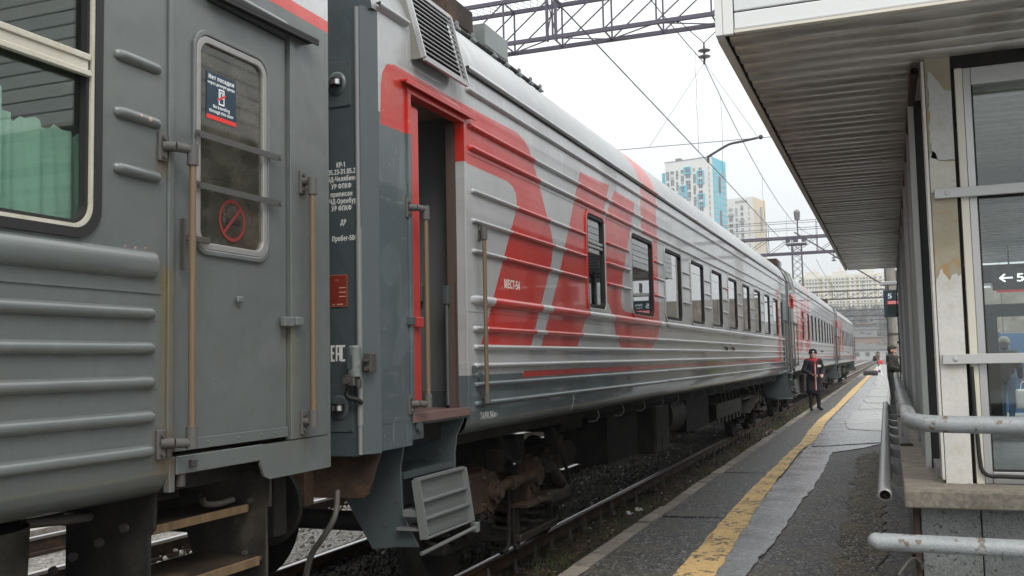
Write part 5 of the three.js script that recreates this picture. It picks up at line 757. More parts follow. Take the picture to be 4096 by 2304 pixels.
  // under the body
  const uf = part(car, 'underframe'); add(uf, 'headstock', ext(-.2, -2.8, .72, 1.04, -L + .05, -L + .15), M.dark);
  add(uf, 'air_cylinder', merge(new THREE.CylinderGeometry(.27, .255, .5, 32).translate(-.45, .74, -S(-2.4)), new THREE.CylinderGeometry(.255, .2, .05, 32).translate(-.45, .465, -S(-2.4))), spm);
  add(uf, 'buffer', merge(new THREE.CylinderGeometry(.21, .21, .035, 28).rotateX(Math.PI / 2).translate(-.47, .82, -L - .17), rod([-.47, .82, -L + .05], [-.47, .82, -L - .17], .09, 14)), M.dark);
  add(uf, 'door_rod', tube([[-.1, 1.0, -S(-3.3)], [-.14, .96, -S(-3.36)], [-.14, .945, -S(-3.45)], [-.14, .95, -S(-3.55)]], .014, 7, 16), M.iron);
  add(uf, 'brake_hose', tube([[-.9, .8, -L], [-.75, .62, -L - .1], [-.72, .52, -L - .16], [-.8, .3, -L - .2], [-.82, .0, -L - .2], [-.84, -.1, -L - .15]], .025, 8, 30), M.rust);
  // pipes, cable loops and bolts under the near end
  add(uf, 'cable_loop', tube([[-.45, .98, -S(-3.75)], [-.5, .86, -S(-3.85)], [-.5, .82, -S(-3.95)], [-.46, .9, -S(-4.05)]], .016, 7, 20), M.rubber);
  add(uf, 'cable_loop', tube([[-.7, 1.0, -L], [-.72, .86, -L - .14], [-.7, .8, -L - .24], [-.68, .88, -L - .36]], .02, 7, 20), M.rubber);
  add(uf, 'air_pipe', tube([[-.3, .99, -S(-2.6)], [-.3, .97, -S(-2.9)], [-.55, .95, -S(-3.05)], [-.56, .94, -S(-3.9)]], .018, 8, 24), M.iron);
  add(uf, 'pipe_clamp', ext(-.53, -.59, .91, .98, -S(-3.4), -S(-3.44), .006), M.iron);
  for (const [x, y] of [[-.3, .98], [-.42, .98], [-.55, .98], [-.3, .78], [-.42, .78]]) add(uf, 'bolt', new THREE.CylinderGeometry(.016, .016, .02, 6).rotateX(Math.PI / 2), M.iron, [x, y, -L + .045]);
  for (const [x, y] of [[-.13, .93], [-.2, .84], [-.3, .9], [-.16, .7]]) add(st, 'bolt', new THREE.CylinderGeometry(.014, .014, .018, 6).rotateX(Math.PI / 2), M.iron, [x, y, -S(-3.665)]);
  bogie(car, S(-1.0));
}

// ------------------------------------------------------------------ overhead line
function gantry(z, x0, x1, yb, h, dz, pitch, mat, label, { rail = false, leg = true, th = .05 } = {}) {
  const g = thing('catenary_gantry', label, 'gantry', [0, 0, z], 'catenary gantries across the tracks');
  const zz = [0, -dz], names = ['lower_chord', 'upper_chord'];
  for (const q of zz) [yb, yb + h].forEach((y, i) => add(g, names[i], ext(x0, x1, y - th, y + th, q - th, q + th), mat));
  const n = Math.round((x1 - x0) / pitch), tb = th * .55;
  for (let k = 0; k <= n; k++) {
    const x = x0 + (x1 - x0) * k / n, xn = x0 + (x1 - x0) * (k + 1) / n;
    for (const q of zz) { add(g, 'vertical', bar([x, yb + th, q], [x, yb + h - th, q], tb * 2, tb * 1.4), mat); if (k < n) add(g, 'diagonal', bar([x, yb + th * .5, q], [xn, yb + h - th * .5, q], tb * 1.3, tb), mat); }
    add(g, 'cross_strut', merge(bar([x, yb, -th], [x, yb, -dz + th], tb * 1.4, tb), bar([x, yb + h, -th], [x, yb + h, -dz + th], tb * 1.4, tb)), mat);
    if (k < n) add(g, 'cross_strut', k % 2 ? bar([x, yb, -th], [xn, yb, -dz + th], tb, tb) : bar([xn, yb, -th], [x, yb, -dz + th], tb, tb), mat);
  }
  if (rail) { add(g, 'walkway_rail', merge(bar([x0, yb + h + .55, 0], [x1, yb + h + .55, 0], tb), bar([x0, yb + h + 1, 0], [x1, yb + h + 1, 0], tb), bar([x0, yb + h + .55, -dz], [x1, yb + h + .55, -dz], tb), bar([x0, yb + h + 1, -dz], [x1, yb + h + 1, -dz], tb)), mat); for (let k = 0; k <= n; k += 2) { const x = x0 + (x1 - x0) * k / n; for (const q of zz) add(g, 'rail_post', bar([x, yb + h, q], [x, yb + h + 1, q], tb), mat); } }
  if (leg) for (const x of [x0, x1]) add(g, 'mast', merge(rod([x, -.5, -dz / 2], [x, yb + h + .4, -dz / 2], .26, 14, .18), ext(x - .35, x + .35, -.5, -.2, -dz / 2 - .35, -dz / 2 + .35)), M.concrete);
  return g;
}
{
  const g = gantry(-24.1, -17.8, 6.0, 10.1, 1.17, .85, 1.4, M.lattice, 'near purple-grey steel lattice gantry above the train roof');
  // mesh walkway on the upper chords and a heavier spliced joint
  const w = []; for (let k = 0; k < 26; k++) w.push(bar([-11.5 + k * .2, 11.33, -.03], [-11.5 + k * .2 + .3, 11.33, -.82], .008), bar([-11.5 + k * .2 + .3, 11.33, -.03], [-11.5 + k * .2, 11.33, -.82], .008)); add(g, 'walkway_mesh', merge(w), M.latticeGrey);
  add(g, 'splice_post', merge(bar([-8.14, 10.0, .03], [-8.14, 11.4, .03], .1, .06), bar([-7.9, 10.0, .03], [-7.9, 11.4, .03], .1, .06), bar([-8.14, 10.2, .04], [-7.9, 11.2, .04], .03), bar([-7.9, 10.2, .04], [-8.14, 11.2, .04], .03)), M.lattice);
  gantry(-63, -13, 8, 7.95, 1.0, 1.0, 1.55, M.lattice, 'second lattice gantry with walkway handrails in front of the pale tower', { rail: true });
  gantry(-110, -15, 10, 7.5, .85, 1.0, 1.6, M.latticeGrey, 'third lattice gantry with handrails against the cream apartment block', { rail: true });
  gantry(-155, -16, 12, 7.3, .85, 1.0, 1.8, M.latticeGrey, 'fourth lattice gantry, lower in view than the third', { rail: true, th: .06 });
  gantry(-205, -18, 14, 7.4, .9, 1.0, 2.2, M.latticeGrey, 'fifth lattice gantry, second farthest of the row', { th: .07 });
  gantry(-260, -20, 16, 7.6, .9, 1.0, 2.6, M.latticeGrey, 'farthest lattice gantry across the tracks', { th: .08 });
  gantry(8, -15, 9, 9.6, 1.1, .9, 1.5, M.lattice, 'lattice gantry mirrored at the top of the grey car door glass', {});
}
const CX = -4.1, CY = 6.47;
{ // insulator string under the near gantry
  const s = thing('insulator', 'two-disc grey insulator hanging on a forked link under the near gantry', 'insulator', [CX, 9.07, -24.6]);
  add(s, 'disc', new THREE.LatheGeometry([[0.02, 0], [.05, .0], [.15, .03], [.16, .05], [.06, .09], [.035, .1], [.03, .14]].map(p => new THREE.Vector2(...p)), 20).translate(0, .08, 0), M.insulator);
  add(s, 'disc', new THREE.LatheGeometry([[0.02, 0], [.05, .0], [.15, .03], [.16, .05], [.06, .09], [.035, .1], [.03, .16]].map(p => new THREE.Vector2(...p)), 20).translate(0, .24, 0), M.insulator);
  add(s, 'cap', rod([0, 0, 0], [0, .5, 0], .022, 8), M.cable); add(s, 'lower_clamp', rod([0, -.08, .06], [0, .08, -.02], .03, 8), M.cable);
  add(s, 'fork_link', merge(rod([0, .48, 0], [-.55, 1.02, .4], .012, 6), rod([0, .48, 0], [.42, 1.02, -.4], .012, 6)), M.cable);
  add(s, 'hanger_hook', merge(rod([-.55, .98, .4], [-.68, 1.06, .4], .03, 6), rod([-.7, 1.0, .4], [-.66, 1.06, .4], .05, 8)), M.cable);
}
function wire(name, label, pts, r, cat = 'wire', group = 'overhead wires') { const g = []; for (let i = 0; i < pts.length - 1; i++) g.push(rod(pts[i], pts[i + 1], r, 5)); return tag(add(scene, name, merge(g), M.cable), label, cat, group); }
{
  const sag = (x, zA, zB, yA, ym, n = 14) => { const o = []; for (let i = 0; i <= n; i++) { const t = i / n; o.push([x, yA + (ym - yA) * 4 * t * (1 - t), zA + (zB - zA) * t]); } return o; };
  wire('contact_wire', 'straight contact wire running above the train roof', [[CX, CY + .05, 20], [CX, CY, -24.6], [CX - .05, CY - .05, -63], [CX, CY - .05, -110], [CX, CY - .1, -260]], .011);
  const near = sag(CX, 8, -24.6, 9.02, 8.3), far = sag(CX, -24.6, -63.4, 9.02, 7.9);
  wire('messenger_wire', 'sagging messenger wire on the near side of the insulator', near, .011); wire('messenger_wire', 'sagging messenger wire beyond the insulator towards the second gantry', far, .011);
  wire('messenger_wire', 'distant messenger wire beyond the second gantry', sag(CX, -63.4, -110, 7.5, 6.9), .014);
  const yAt = (p, z) => { for (let i = 0; i < p.length - 1; i++) if ((z - p[i][2]) * (z - p[i + 1][2]) <= 0) { const t = (z - p[i][2]) / (p[i + 1][2] - p[i][2]); return p[i][1] + (p[i + 1][1] - p[i][1]) * t; } };
  [['first dropper wire left of the insulator', -23.3, near], ['dropper wire just right of the insulator', -27, far], ['dropper wire right of the tower, second beyond the insulator', -36.3, far], ['dropper wire third beyond the insulator', -45, far], ['dropper wire fourth beyond the insulator', -53, far]].forEach(([l, z, p]) => { const y0 = CY - .01, y1 = yAt(p, z); const q = []; for (let i = 0; i <= 6; i++) q.push([CX + (i % 6 ? rr(-.03, .03) : 0), y0 + (y1 - y0) * i / 6, z]); wire('dropper_wire', l, q, .005, 'wire', 'dropper wires'); });
  wire('cross_span_wire', 'thin cross-span wire slanting across under the near gantry', [[-17.5, 7.12, -24.6], [-6.4, 7.0, -24.6], [-2.7, 6.95, -24.6], [5.8, 6.9, -24.6]], .009);
  wire('bridle_wire', 'thin slanted bridle wire left of the insulator', [[CX, 9.05, -24.6], [-5.6, 7.0, -24.6]], .005); wire('bridle_wire', 'thin slanted bridle wire right of the insulator', [[CX, 9.05, -24.6], [-2.85, 6.98, -24.6]], .005);
  wire('feeder_wire', 'second track contact wire over to the left', [[-8, 6.6, 10], [-8, 6.4, -110], [-8, 6.4, -260]], .011); wire('feeder_wire', 'contact wire over the far right-hand track', [[6, 6.6, -20], [6, 6.4, -260]], .011);
  const a = thing('registration_arm', 'cranked dark steering arm holding the contact wire below the cross-span', 'arm', [0, 0, -24.6]);
  add(a, 'arm_tube', tube([[-2.85, 6.96, 0], [-3.3, 6.9, 0], [-3.5, 6.88, 0], [-3.6, 6.85, 0], [-4.1, 6.6, 0]], .03, 8, 20), M.cable); add(a, 'wire_clamp', rod([-4.1, 6.62, 0], [-4.1, 6.45, 0], .03, 8), M.cable); add(a, 'pivot', new THREE.SphereGeometry(.06, 10, 8), M.cable, [-2.78, 6.97, 0]);
  const i2 = thing('insulator', 'small dark insulator under the second gantry', 'insulator', [-3.05, 7.3, -63.5]); add(i2, 'disc', merge(new THREE.CylinderGeometry(.06, .17, .09, 14).translate(0, .1, 0), new THREE.CylinderGeometry(.06, .17, .09, 14).translate(0, .26, 0)), M.insulator); add(i2, 'cap', rod([0, 0, 0], [0, .65, 0], .025, 6), M.cable);
  // loudspeaker lamp on the second gantry
  const l = thing('floodlight', 'grey floodlight standing on the second gantry', 'lamp', [-5.1, 9.0, -63]); add(l, 'pole', rod([0, 0, 0], [0, 1.1, 0], .04), M.latticeGrey); add(l, 'head', merge(rod([0, 1.0, 0], [0, 1.45, .1], .16, 12, .2), new THREE.SphereGeometry(.2, 12, 8).translate(0, 1.45, .1)), std({ color: lin(.2, .19, .19), roughness: .5 }));
}
{ // lattice mast far behind the train
  const m = thing('lattice_mast', 'slender square lattice floodlight mast behind the train', 'mast', [-7.6, 0, -92]); const w = .42, H = 11.6;
  for (const [a, b] of [[-w, -w], [w, -w], [-w, w], [w, w]]) add(m, 'leg', bar([a, -.5, b], [a, H, b], .06), M.latticeGrey);
  for (let k = 0; k < 18; k++) { const y = k * .65, g = []; for (const b of [-w, w]) g.push(bar([-w, y, b], [w, y + .65, b], .03), bar([w, y, b], [-w, y + .65, b], .03), bar([b, y, -w], [b, y + .65, w], .03)); add(m, 'bracing', merge(g), M.latticeGrey); }
  add(m, 'top_platform', merge(ext(-.9, .9, H, H + .12, -.7, .7), ext(-.95, .95, H + .6, H + .66, .65, .7), ext(-.95, .95, H + .6, H + .66, -.7, -.65)), M.latticeGrey); for (const x of [-.7, 0, .7]) add(m, 'floodlight', ext(x - .2, x + .2, H + .2, H + .5, .5, .75), M.latticeGrey);
}
{ // concrete masts beyond the board
  const p = thing('concrete_pole', 'grey concrete line pole beyond the track 5 board', 'pole', [.12, 0, -36]); add(p, 'shaft', rod([0, -.3, 0], [0, 9, 0], .19, 14, .13), M.concrete); add(p, 'band', merge(new THREE.CylinderGeometry(.2, .2, .06, 14).translate(0, 2.2, 0), new THREE.CylinderGeometry(.2, .2, .06, 14).translate(0, 1.4, 0)), M.iron);
  const q = thing('steel_pole', 'dark slim steel pole just left of the concrete line pole', 'pole', [-.05, 0, -48]); add(q, 'shaft', rod([0, -.3, 0], [0, 7, 0], .09, 10), M.iron); add(q, 'bracket', bar([0, 4.6, 0], [-4, 7.4, 0], .06), M.iron);
  const r = thing('concrete_pole', 'concrete line pole beside the platform mirrored in the car windows', 'pole', [1.1, 0, -22.4]); add(r, 'shaft', rod([0, -.3, 0], [0, 9.5, 0], .2, 14, .14), M.concrete); add(r, 'bracket', merge(bar([0, 6.8, 0], [-3, 7.4, 0], .06), bar([0, 8, 0], [-2.4, 7.3, 0], .04)), M.iron);
}

// ------------------------------------------------------------------ town behind
function panelTower(name, label, x, z, turn, w, d, h, mats, cells, sideCells, extra) {
  const b = thing(name, label, 'building', [x, 0, z], undefined, turn);
  add(b, 'wall', ext(0, w, 0, h, 0, -d), mats.front); add(b, 'end_wall', ext(w + .005, w + .45, 0, h - .3, -.3, -d + .3), mats.side);
  cells(b); sideCells(b); extra && extra(b); return b;
}
const winM = std({ color: lin(.10, .11, .12), roughness: .25 }), winL = std({ color: lin(.28, .29, .29), roughness: .5 }), frameM = std({ color: lin(.55, .57, .57), roughness: .6 });
const winGeo = {};
function winUnit(b, x, y, z, w, h, axis = 0) { // framed window: surround proud of the wall, pane, mullion
  const k = `${w}|${h}|${axis}`; if (!winGeo[k]) { const f = merge(ext(-w / 2, w / 2, h - .12, h, 0, .22), ext(-w / 2, w / 2, 0, .12, 0, .22), ext(-w / 2, -w / 2 + .12, .12, h - .12, 0, .22), ext(w / 2 - .12, w / 2, .12, h - .12, 0, .22), ext(-.06, .06, .12, h - .12, 0, .18)), p = ext(-w / 2 + .1, w / 2 - .1, .1, h - .1, 0, .1); if (axis) { f.rotateY(Math.PI / 2); p.rotateY(Math.PI / 2); } winGeo[k] = [f, p]; }
  const g = add(b, 'window', winGeo[k][1], rnd() < .8 ? winM : winL, [x, y, z]); add(g, 'frame', winGeo[k][0], frameM);
}
{
  const white = std({ color: lin(.66, .66, .64), roughness: .8 }), blue = std({ color: lin(.09, .46, .58), roughness: .7 }), grey_ = std({ color: lin(.12, .12, .13), roughness: .7 }), buff = std({ color: lin(.62, .52, .36), roughness: .8 });
  // white and blue tower
  panelTower('apartment_tower', 'tall white apartment tower with turquoise side and framed turquoise bays', -102.3, -483, -.22, 25.2, 17, 100, { front: white, side: blue }, b => {
    add(b, 'wing', ext(-2.8, -.005, 0, 95.5, -2, -14), blue); add(b, 'lift_house', merge(ext(4.5, 7, 100, 102.2, -3, -6), ext(17, 18, 100, 101.2, -3, -5)), grey_); add(b, 'parapet', ext(-.2, 25.4, 100, 100.35, .15, -.6), grey_);
    const cols = [[1.4, 1.7], [3.9, 1.9], [6.5, 1.3], [9.3, 1.7], [12.4, 2.6], [15.7, 1.4], [18.9, 2.3], [23.4, .8]];
    for (let r = 0; r < 15; r++) { const y = 93.6 - r * 2.85; for (const [i, [x, w]] of cols.entries()) { const hh = (i === 7) ? 2.0 : 1.85; if (r === 0 && i > 4) winUnit(b, x, y + .35, .0, w * .8, 1.5); else winUnit(b, x, y, 0, w, hh); if (i < 7 && (r + i) % 2 && r) { add(b, 'infill_panel', ext(x - w / 2, x + w / 2, y + hh, y + 2.84, 0, .12), grey_); } } }
    const bay = (x, y, w, h) => add(b, 'bay_frame', merge(ext(x, x + w, y, y + .45, .02, .75), ext(x, x + w, y + h - .45, y + h, .02, .75), ext(x, x + .5, y + .45, y + h - .45, .02, .75), ext(x + w - .5, x + w, y + .45, y + h - .45, .02, .75)), blue);
    bay(10.8, 92.8, 3.4, 3.7); bay(17.2, 87.2, 3.6, 6.6); bay(7.6, 81.4, 3.4, 5.9); bay(17.2, 75.8, 3.6, 6.4); bay(10.8, 64.2, 3.4, 6.2);
    add(b, 'bay_panel', ext(11.0, 11.9, 81.4, 87.3, .02, .4), blue); add(b, 'bay_panel', ext(10.0, 10.8, 92.8, 96.5, .02, .4), blue);
  }, b => { for (let r = 0; r < 15; r++) { const y = 92.2 - r * 2.85; for (const z of [-2, -5, -9.6, -12.4, -15, -15.8]) winUnit(b, 25.65, y, z, 1.1, 1.8, 1); } for (const y of [83, 66]) add(b, 'loggia_stack', ext(25.66, 26.2, y, y + 8, -6.6, -8.2), grey_); });
  // pale tower with roof lettering
  panelTower('apartment_tower', 'white apartment tower with buff side and black lettering near its roof', -81, -523, -.2, 17.4, 19, 85.5, { front: white, side: buff }, b => {
    const t = canvasTex(512, 64, (c, w, h) => { c.fillStyle = '#d6d6d2'; c.fillRect(0, 0, w, h); c.fillStyle = '#141414'; c.font = 'bold 58px sans-serif'; c.textBaseline = 'middle'; c.textAlign = 'center'; c.fillText('МАЛЕВИЧ', w / 2, h / 2 + 2, w - 10); });
    add(b, 'roof_lettering', new THREE.PlaneGeometry(11.8, 2.3).translate(11, 83.4, .1), std({ map: t, roughness: .8 })); add(b, 'lift_house', ext(6, 12, 85, 86, -3, -7), winL);
    const cols = [[2.3, 1.4], [5.1, 2.2], [8.2, 1.3], [11.2, 1.6], [15, .7]];
    for (let r = 0; r < 15; r++) { const y = 78.6 - r * 2.8; for (const [i, [x, w]] of cols.entries()) { winUnit(b, x, y, 0, w, 1.85); if ((r + i) % 3 === 0 && i !== 4) add(b, 'infill_panel', ext(x - w / 2, x + w / 2, y + 1.85, y + 2.79, 0, .12), winL); } }
    for (const [x, y] of [[4, 76], [10, 72.5], [1.2, 66], [4, 64]]) add(b, 'balcony', ext(x, x + 2.6, y, y + 1.1, .3, 1.1), winL); add(b, 'infill_panel', ext(1.3, 3.3, 80, 82, 0, .12), buff);
  }, b => { for (let r = 0; r < 15; r++) { const y = 77.4 - r * 2.8; for (const z of [-2.2, -5, -8, -13, -16.4]) winUnit(b, 17.85, y, z, .9, 1.7, 1); } add(b, 'loggia_stack', ext(17.86, 18.5, 68, 81, -9.6, -11.4), winL); });
  // long cream block
  const b = thing('apartment_block', 'long cream apartment block with stepped roofline behind the far gantries', 'building', [-66, 0, -800]); const cream = std({ color: lin(.62, .58, .48), roughness: .85 }), yel = std({ color: lin(.60, .50, .30), roughness: .85 });
  add(b, 'wall', ext(0, 64, 0, 64, 0, -14), std({ color: lin(.66, .64, .58), roughness: .85 })); add(b, 'roof_step', merge(ext(6, 16, 64, 67, -1, -12), ext(26, 36, 64, 66.5, -1, -12), ext(46, 56, 64, 66.5, -1, -12), ext(11, 13, 67, 69.5, -4, -7), ext(30, 33, 66.5, 69, -4, -7)), cream);
  for (const x of [4.2, 17.5, 24, 37, 44, 57]) add(b, 'yellow_bay', ext(x - 1.4, x + 1.4, 0, 63, .01, .8), yel);
  for (const x of [9, 13.5, 29, 33.5, 49, 53.5]) add(b, 'balcony_stack', ext(x - 1.7, x + 1.7, 0, 62.5, .01, 1.0), cream);
  for (let r = 0; r < 13; r++) for (const x of [1.4, 4.2, 7, 9, 11.4, 13.5, 15.6, 17.5, 20.7, 24, 27, 29, 31.4, 33.5, 35.4, 37, 40.5, 44, 47, 49, 51.3, 53.5, 57, 61]) { const z = [4.2, 17.5, 24, 37, 44, 57].includes(x) ? .8 : [9, 13.5, 29, 33.5, 49, 53.5].includes(x) ? 1.0 : 0; add(b, 'window', ext(-.8, .8, 0, 1.6, 0, .12), winM, [x, 59.5 - r * 3, z]); }
}
{ // wooded bank and low sheds at the end of the line
  const g = new THREE.PlaneGeometry(500, 260, 90, 50); g.rotateX(-Math.PI / 2); const p = g.attributes.position; for (let i = 0; i < p.count; i++) { const x = p.getX(i), z = p.getZ(i); p.setXYZ(i, x - 20, -.5 + 19 * step(110, -60, z) + 3.5 * fbm(x * .01 + 5, z * .01 + 5, 8, 3), z - 500); } g.computeVertexNormals();
  const hm = add(scene, 'hillside', boxUV(g, .1), std({ color: lin(.085, .078, .068), roughness: 1 })); hm.userData.kind = 'structure';
  const tw = []; for (let k = 0; k < 60; k++) { const a = V(0, rr(1, 5.5), 0), u = V(rr(-1, 1), rr(.3, 1.2), rr(-1, 1)).normalize().multiplyScalar(rr(1, 2.6)); tw.push(rod([a.x, a.y, a.z], [a.x + u.x, a.y + u.y, a.z + u.z], .06, 3, .01)); } tw.push(rod([0, 0, 0], [0, 6.5, 0], .18, 5, .04));
  const im = new THREE.InstancedMesh(merge(tw), std({ color: 0xffffff, roughness: 1 }), 520); im.name = 'bare_wood'; im.userData.kind = 'stuff'; shade(im); tag(im, 'mass of bare grey-brown trees on the bank at the end of the line', 'trees');
  const m4 = new THREE.Matrix4(), q = new THREE.Quaternion(), c = new THREE.Color(); for (let i = 0; i < 520; i++) { const z = rr(-410, -600), x = rr(-75, 40); const lz = z + 500; q.setFromAxisAngle(V(0, 1, 0), rnd() * 6); const s = rr(.7, 1.4); m4.compose(V(x, -.8 + 19 * step(110, -60, lz) + 1.6, z), q, V(s * 1.4, s, s * 1.4)); im.setMatrixAt(i, m4); const k = rr(.05, .11); c.setRGB(k * 1.05, k, k * .92); im.setColorAt(i, c); } scene.add(im);
  const shed = (x, z, w, h, d, label, m, rm) => { const b = thing('yard_shed', label, 'shed', [x, -.4, z], 'low buildings at the end of the line'); add(b, 'wall', ext(0, w, 0, h, 0, -d), m); const s = new THREE.Shape(); s.moveTo(-.6, h); s.lineTo(w / 2, h + w * .09); s.lineTo(w + .6, h); s.closePath(); add(b, 'roof', boxUV(new THREE.ExtrudeGeometry(s, { depth: d + 1, bevelEnabled: false }).translate(0, .01, -d - .5)), rm); for (let k = 1; k < w / 3; k++) add(b, 'window', ext(k * 3 - .6, k * 3 + .6, h * .4, h * .75, .001, .12), winM); };
  const wh = std({ color: lin(.36, .36, .36), roughness: .8 }), br = std({ color: lin(.24, .17, .13), roughness: .9 }), gy = std({ color: lin(.2, .2, .2), roughness: .8 });
  shed(-22, -330, 26, 3.4, 9, 'long low white shed across the end of the line', wh, gy); shed(-19, -372, 16, 8, 10, 'grey-brown block behind the white shed', br, gy); shed(-2.5, -385, 12, 9, 10, 'darker brown block right of the grey-brown one', std({ color: lin(.16, .13, .12), roughness: .9 }), gy); shed(-40, -360, 15, 6, 10, 'pale shed hidden behind the last car', wh, gy);
  shed(-14, -420, 9, 14, 9, 'tall narrow grey house up on the wooded bank', gy, br);
}
{ // right-hand side seen through the hall glass: blue fence and concrete retaining wall
  const f = thing('blue_fence', 'blue sheet fence panel seen through the station glass', 'fence', [2.45, 0, -26.2]); for (let k = 0; k < 1; k++) { add(f, 'fence_sheet', ext(k * 1.2, k * 1.2 + 1.0, .05, 1.95, 0, -.04), std({ color: lin(.04, .12, .25), roughness: .7 })); add(f, 'fence_post', ext(k * 1.2 - .03, k * 1.2 + .03, 0, 1.98, -.05, -.1), M.iron); }
  const w = thing('retaining_wall', 'tall stained concrete wall behind the blue fence', 'wall', [4, 0, -72]); for (let k = 0; k < 9; k++) for (let j = 0; j < 2; j++) add(w, 'wall_panel', ext(k * 3, k * 3 + 2.97, -.2 + j * 3, 2.77 + j * 3, 0, -.4, .02), std({ map: withRep(T.concrete, .25 + .02 * k), color: lin(.8, .78, .74), roughness: .9 }));
}

// ------------------------------------------------------------------ people
function field(bones, lo, hi, res, k = .03) { // smooth union of tapered capsules, meshed
  const mc = new MarchingCubes(res, undefined, false, false, 60000); mc.isolation = 0; const f = mc.field, half = res / 2;
  const sx = (hi[0] - lo[0]) / 2, sy = (hi[1] - lo[1]) / 2, sz = (hi[2] - lo[2]) / 2, cx = (hi[0] + lo[0]) / 2, cy = (hi[1] + lo[1]) / 2, cz = (hi[2] + lo[2]) / 2;
  const B = bones.map(b => { const [a, c, ra, rb, fl = 1] = b; const d = [c[0] - a[0], c[1] - a[1], c[2] - a[2]]; return [a, d, d[0] * d[0] + d[1] * d[1] + d[2] * d[2] || 1e-9, ra, rb ?? ra, fl]; });
  for (let z = 0; z < res; z++) for (let y = 0; y < res; y++) for (let x = 0; x < res; x++) {
    const px = cx + sx * (x - half) / half, py = cy + sy * (y - half) / half, pz = cz + sz * (z - half) / half; let d = 1e3;
    for (const [a, v, L, ra, rb, fl] of B) { const qx = px - a[0], qy = py - a[1], qz = pz - a[2]; let t = (qx * v[0] + qy * v[1] + qz * v[2]) / L; t = t < 0 ? 0 : t > 1 ? 1 : t; const ex = qx - v[0] * t, ey = qy - v[1] * t, ez = (qz - v[2] * t) / fl; const e = Math.sqrt(ex * ex + ey * ey + ez * ez) - (ra + (rb - ra) * t); const h = clamp01(.5 + .5 * (d - e) / k); d = d + (e - d) * h - k * h * (1 - h); }
    f[x + y * res + z * res * res] = -d;
  }
  mc.update(); const n = mc.count; const g = new THREE.BufferGeometry(); const arr = mc.positionArray.slice(0, n * 3); for (let i = 0; i < n; i++) { arr[i * 3] = cx + sx * arr[i * 3]; arr[i * 3 + 1] = cy + sy * arr[i * 3 + 1]; arr[i * 3 + 2] = cz + sz * arr[i * 3 + 2]; }
  g.setAttribute('position', new THREE.BufferAttribute(arr, 3)); const m = mergeVertices(g, 1e-4); m.computeVertexNormals(); return clean(m);
}
function handBones(w, dir, side, up) { // palm and five fingers from the wrist, dir = pointing direction, up = back of hand
  const d = V(...dir).normalize(), u = V(...up).normalize(), s = V().crossVectors(d, u).multiplyScalar(side), W = V(...w), o = []; const at = (a, b, c) => { const p = W.clone().addScaledVector(d, a).addScaledVector(s, b).addScaledVector(u, c); return [p.x, p.y, p.z]; };
  o.push([at(0, 0, 0), at(.075, .012, 0), .024, .022], [at(.02, -.01, 0), at(.08, -.018, 0), .02, .018]);
  [[.024, .07], [.008, .078], [-.008, .073], [-.024, .058]].forEach(([b, l]) => { o.push([at(.08, b, 0), at(.08 + l * .55, b * 1.1, -.012), .0095, .009], [at(.08 + l * .55, b * 1.1, -.012), at(.08 + l * .85, b * 1.1, -.035), .009, .0075]); });
  o.push([at(.02, .02, 0), at(.055, .052, -.01), .013, .011], [at(.055, .052, -.01), at(.085, .056, -.022), .0105, .0085]); return o;
}
const skinM = std({ color: lin(.5, .3, .22), roughness: .55 }), eyeM = std({ color: lin(.03, .025, .02), roughness: .3 });
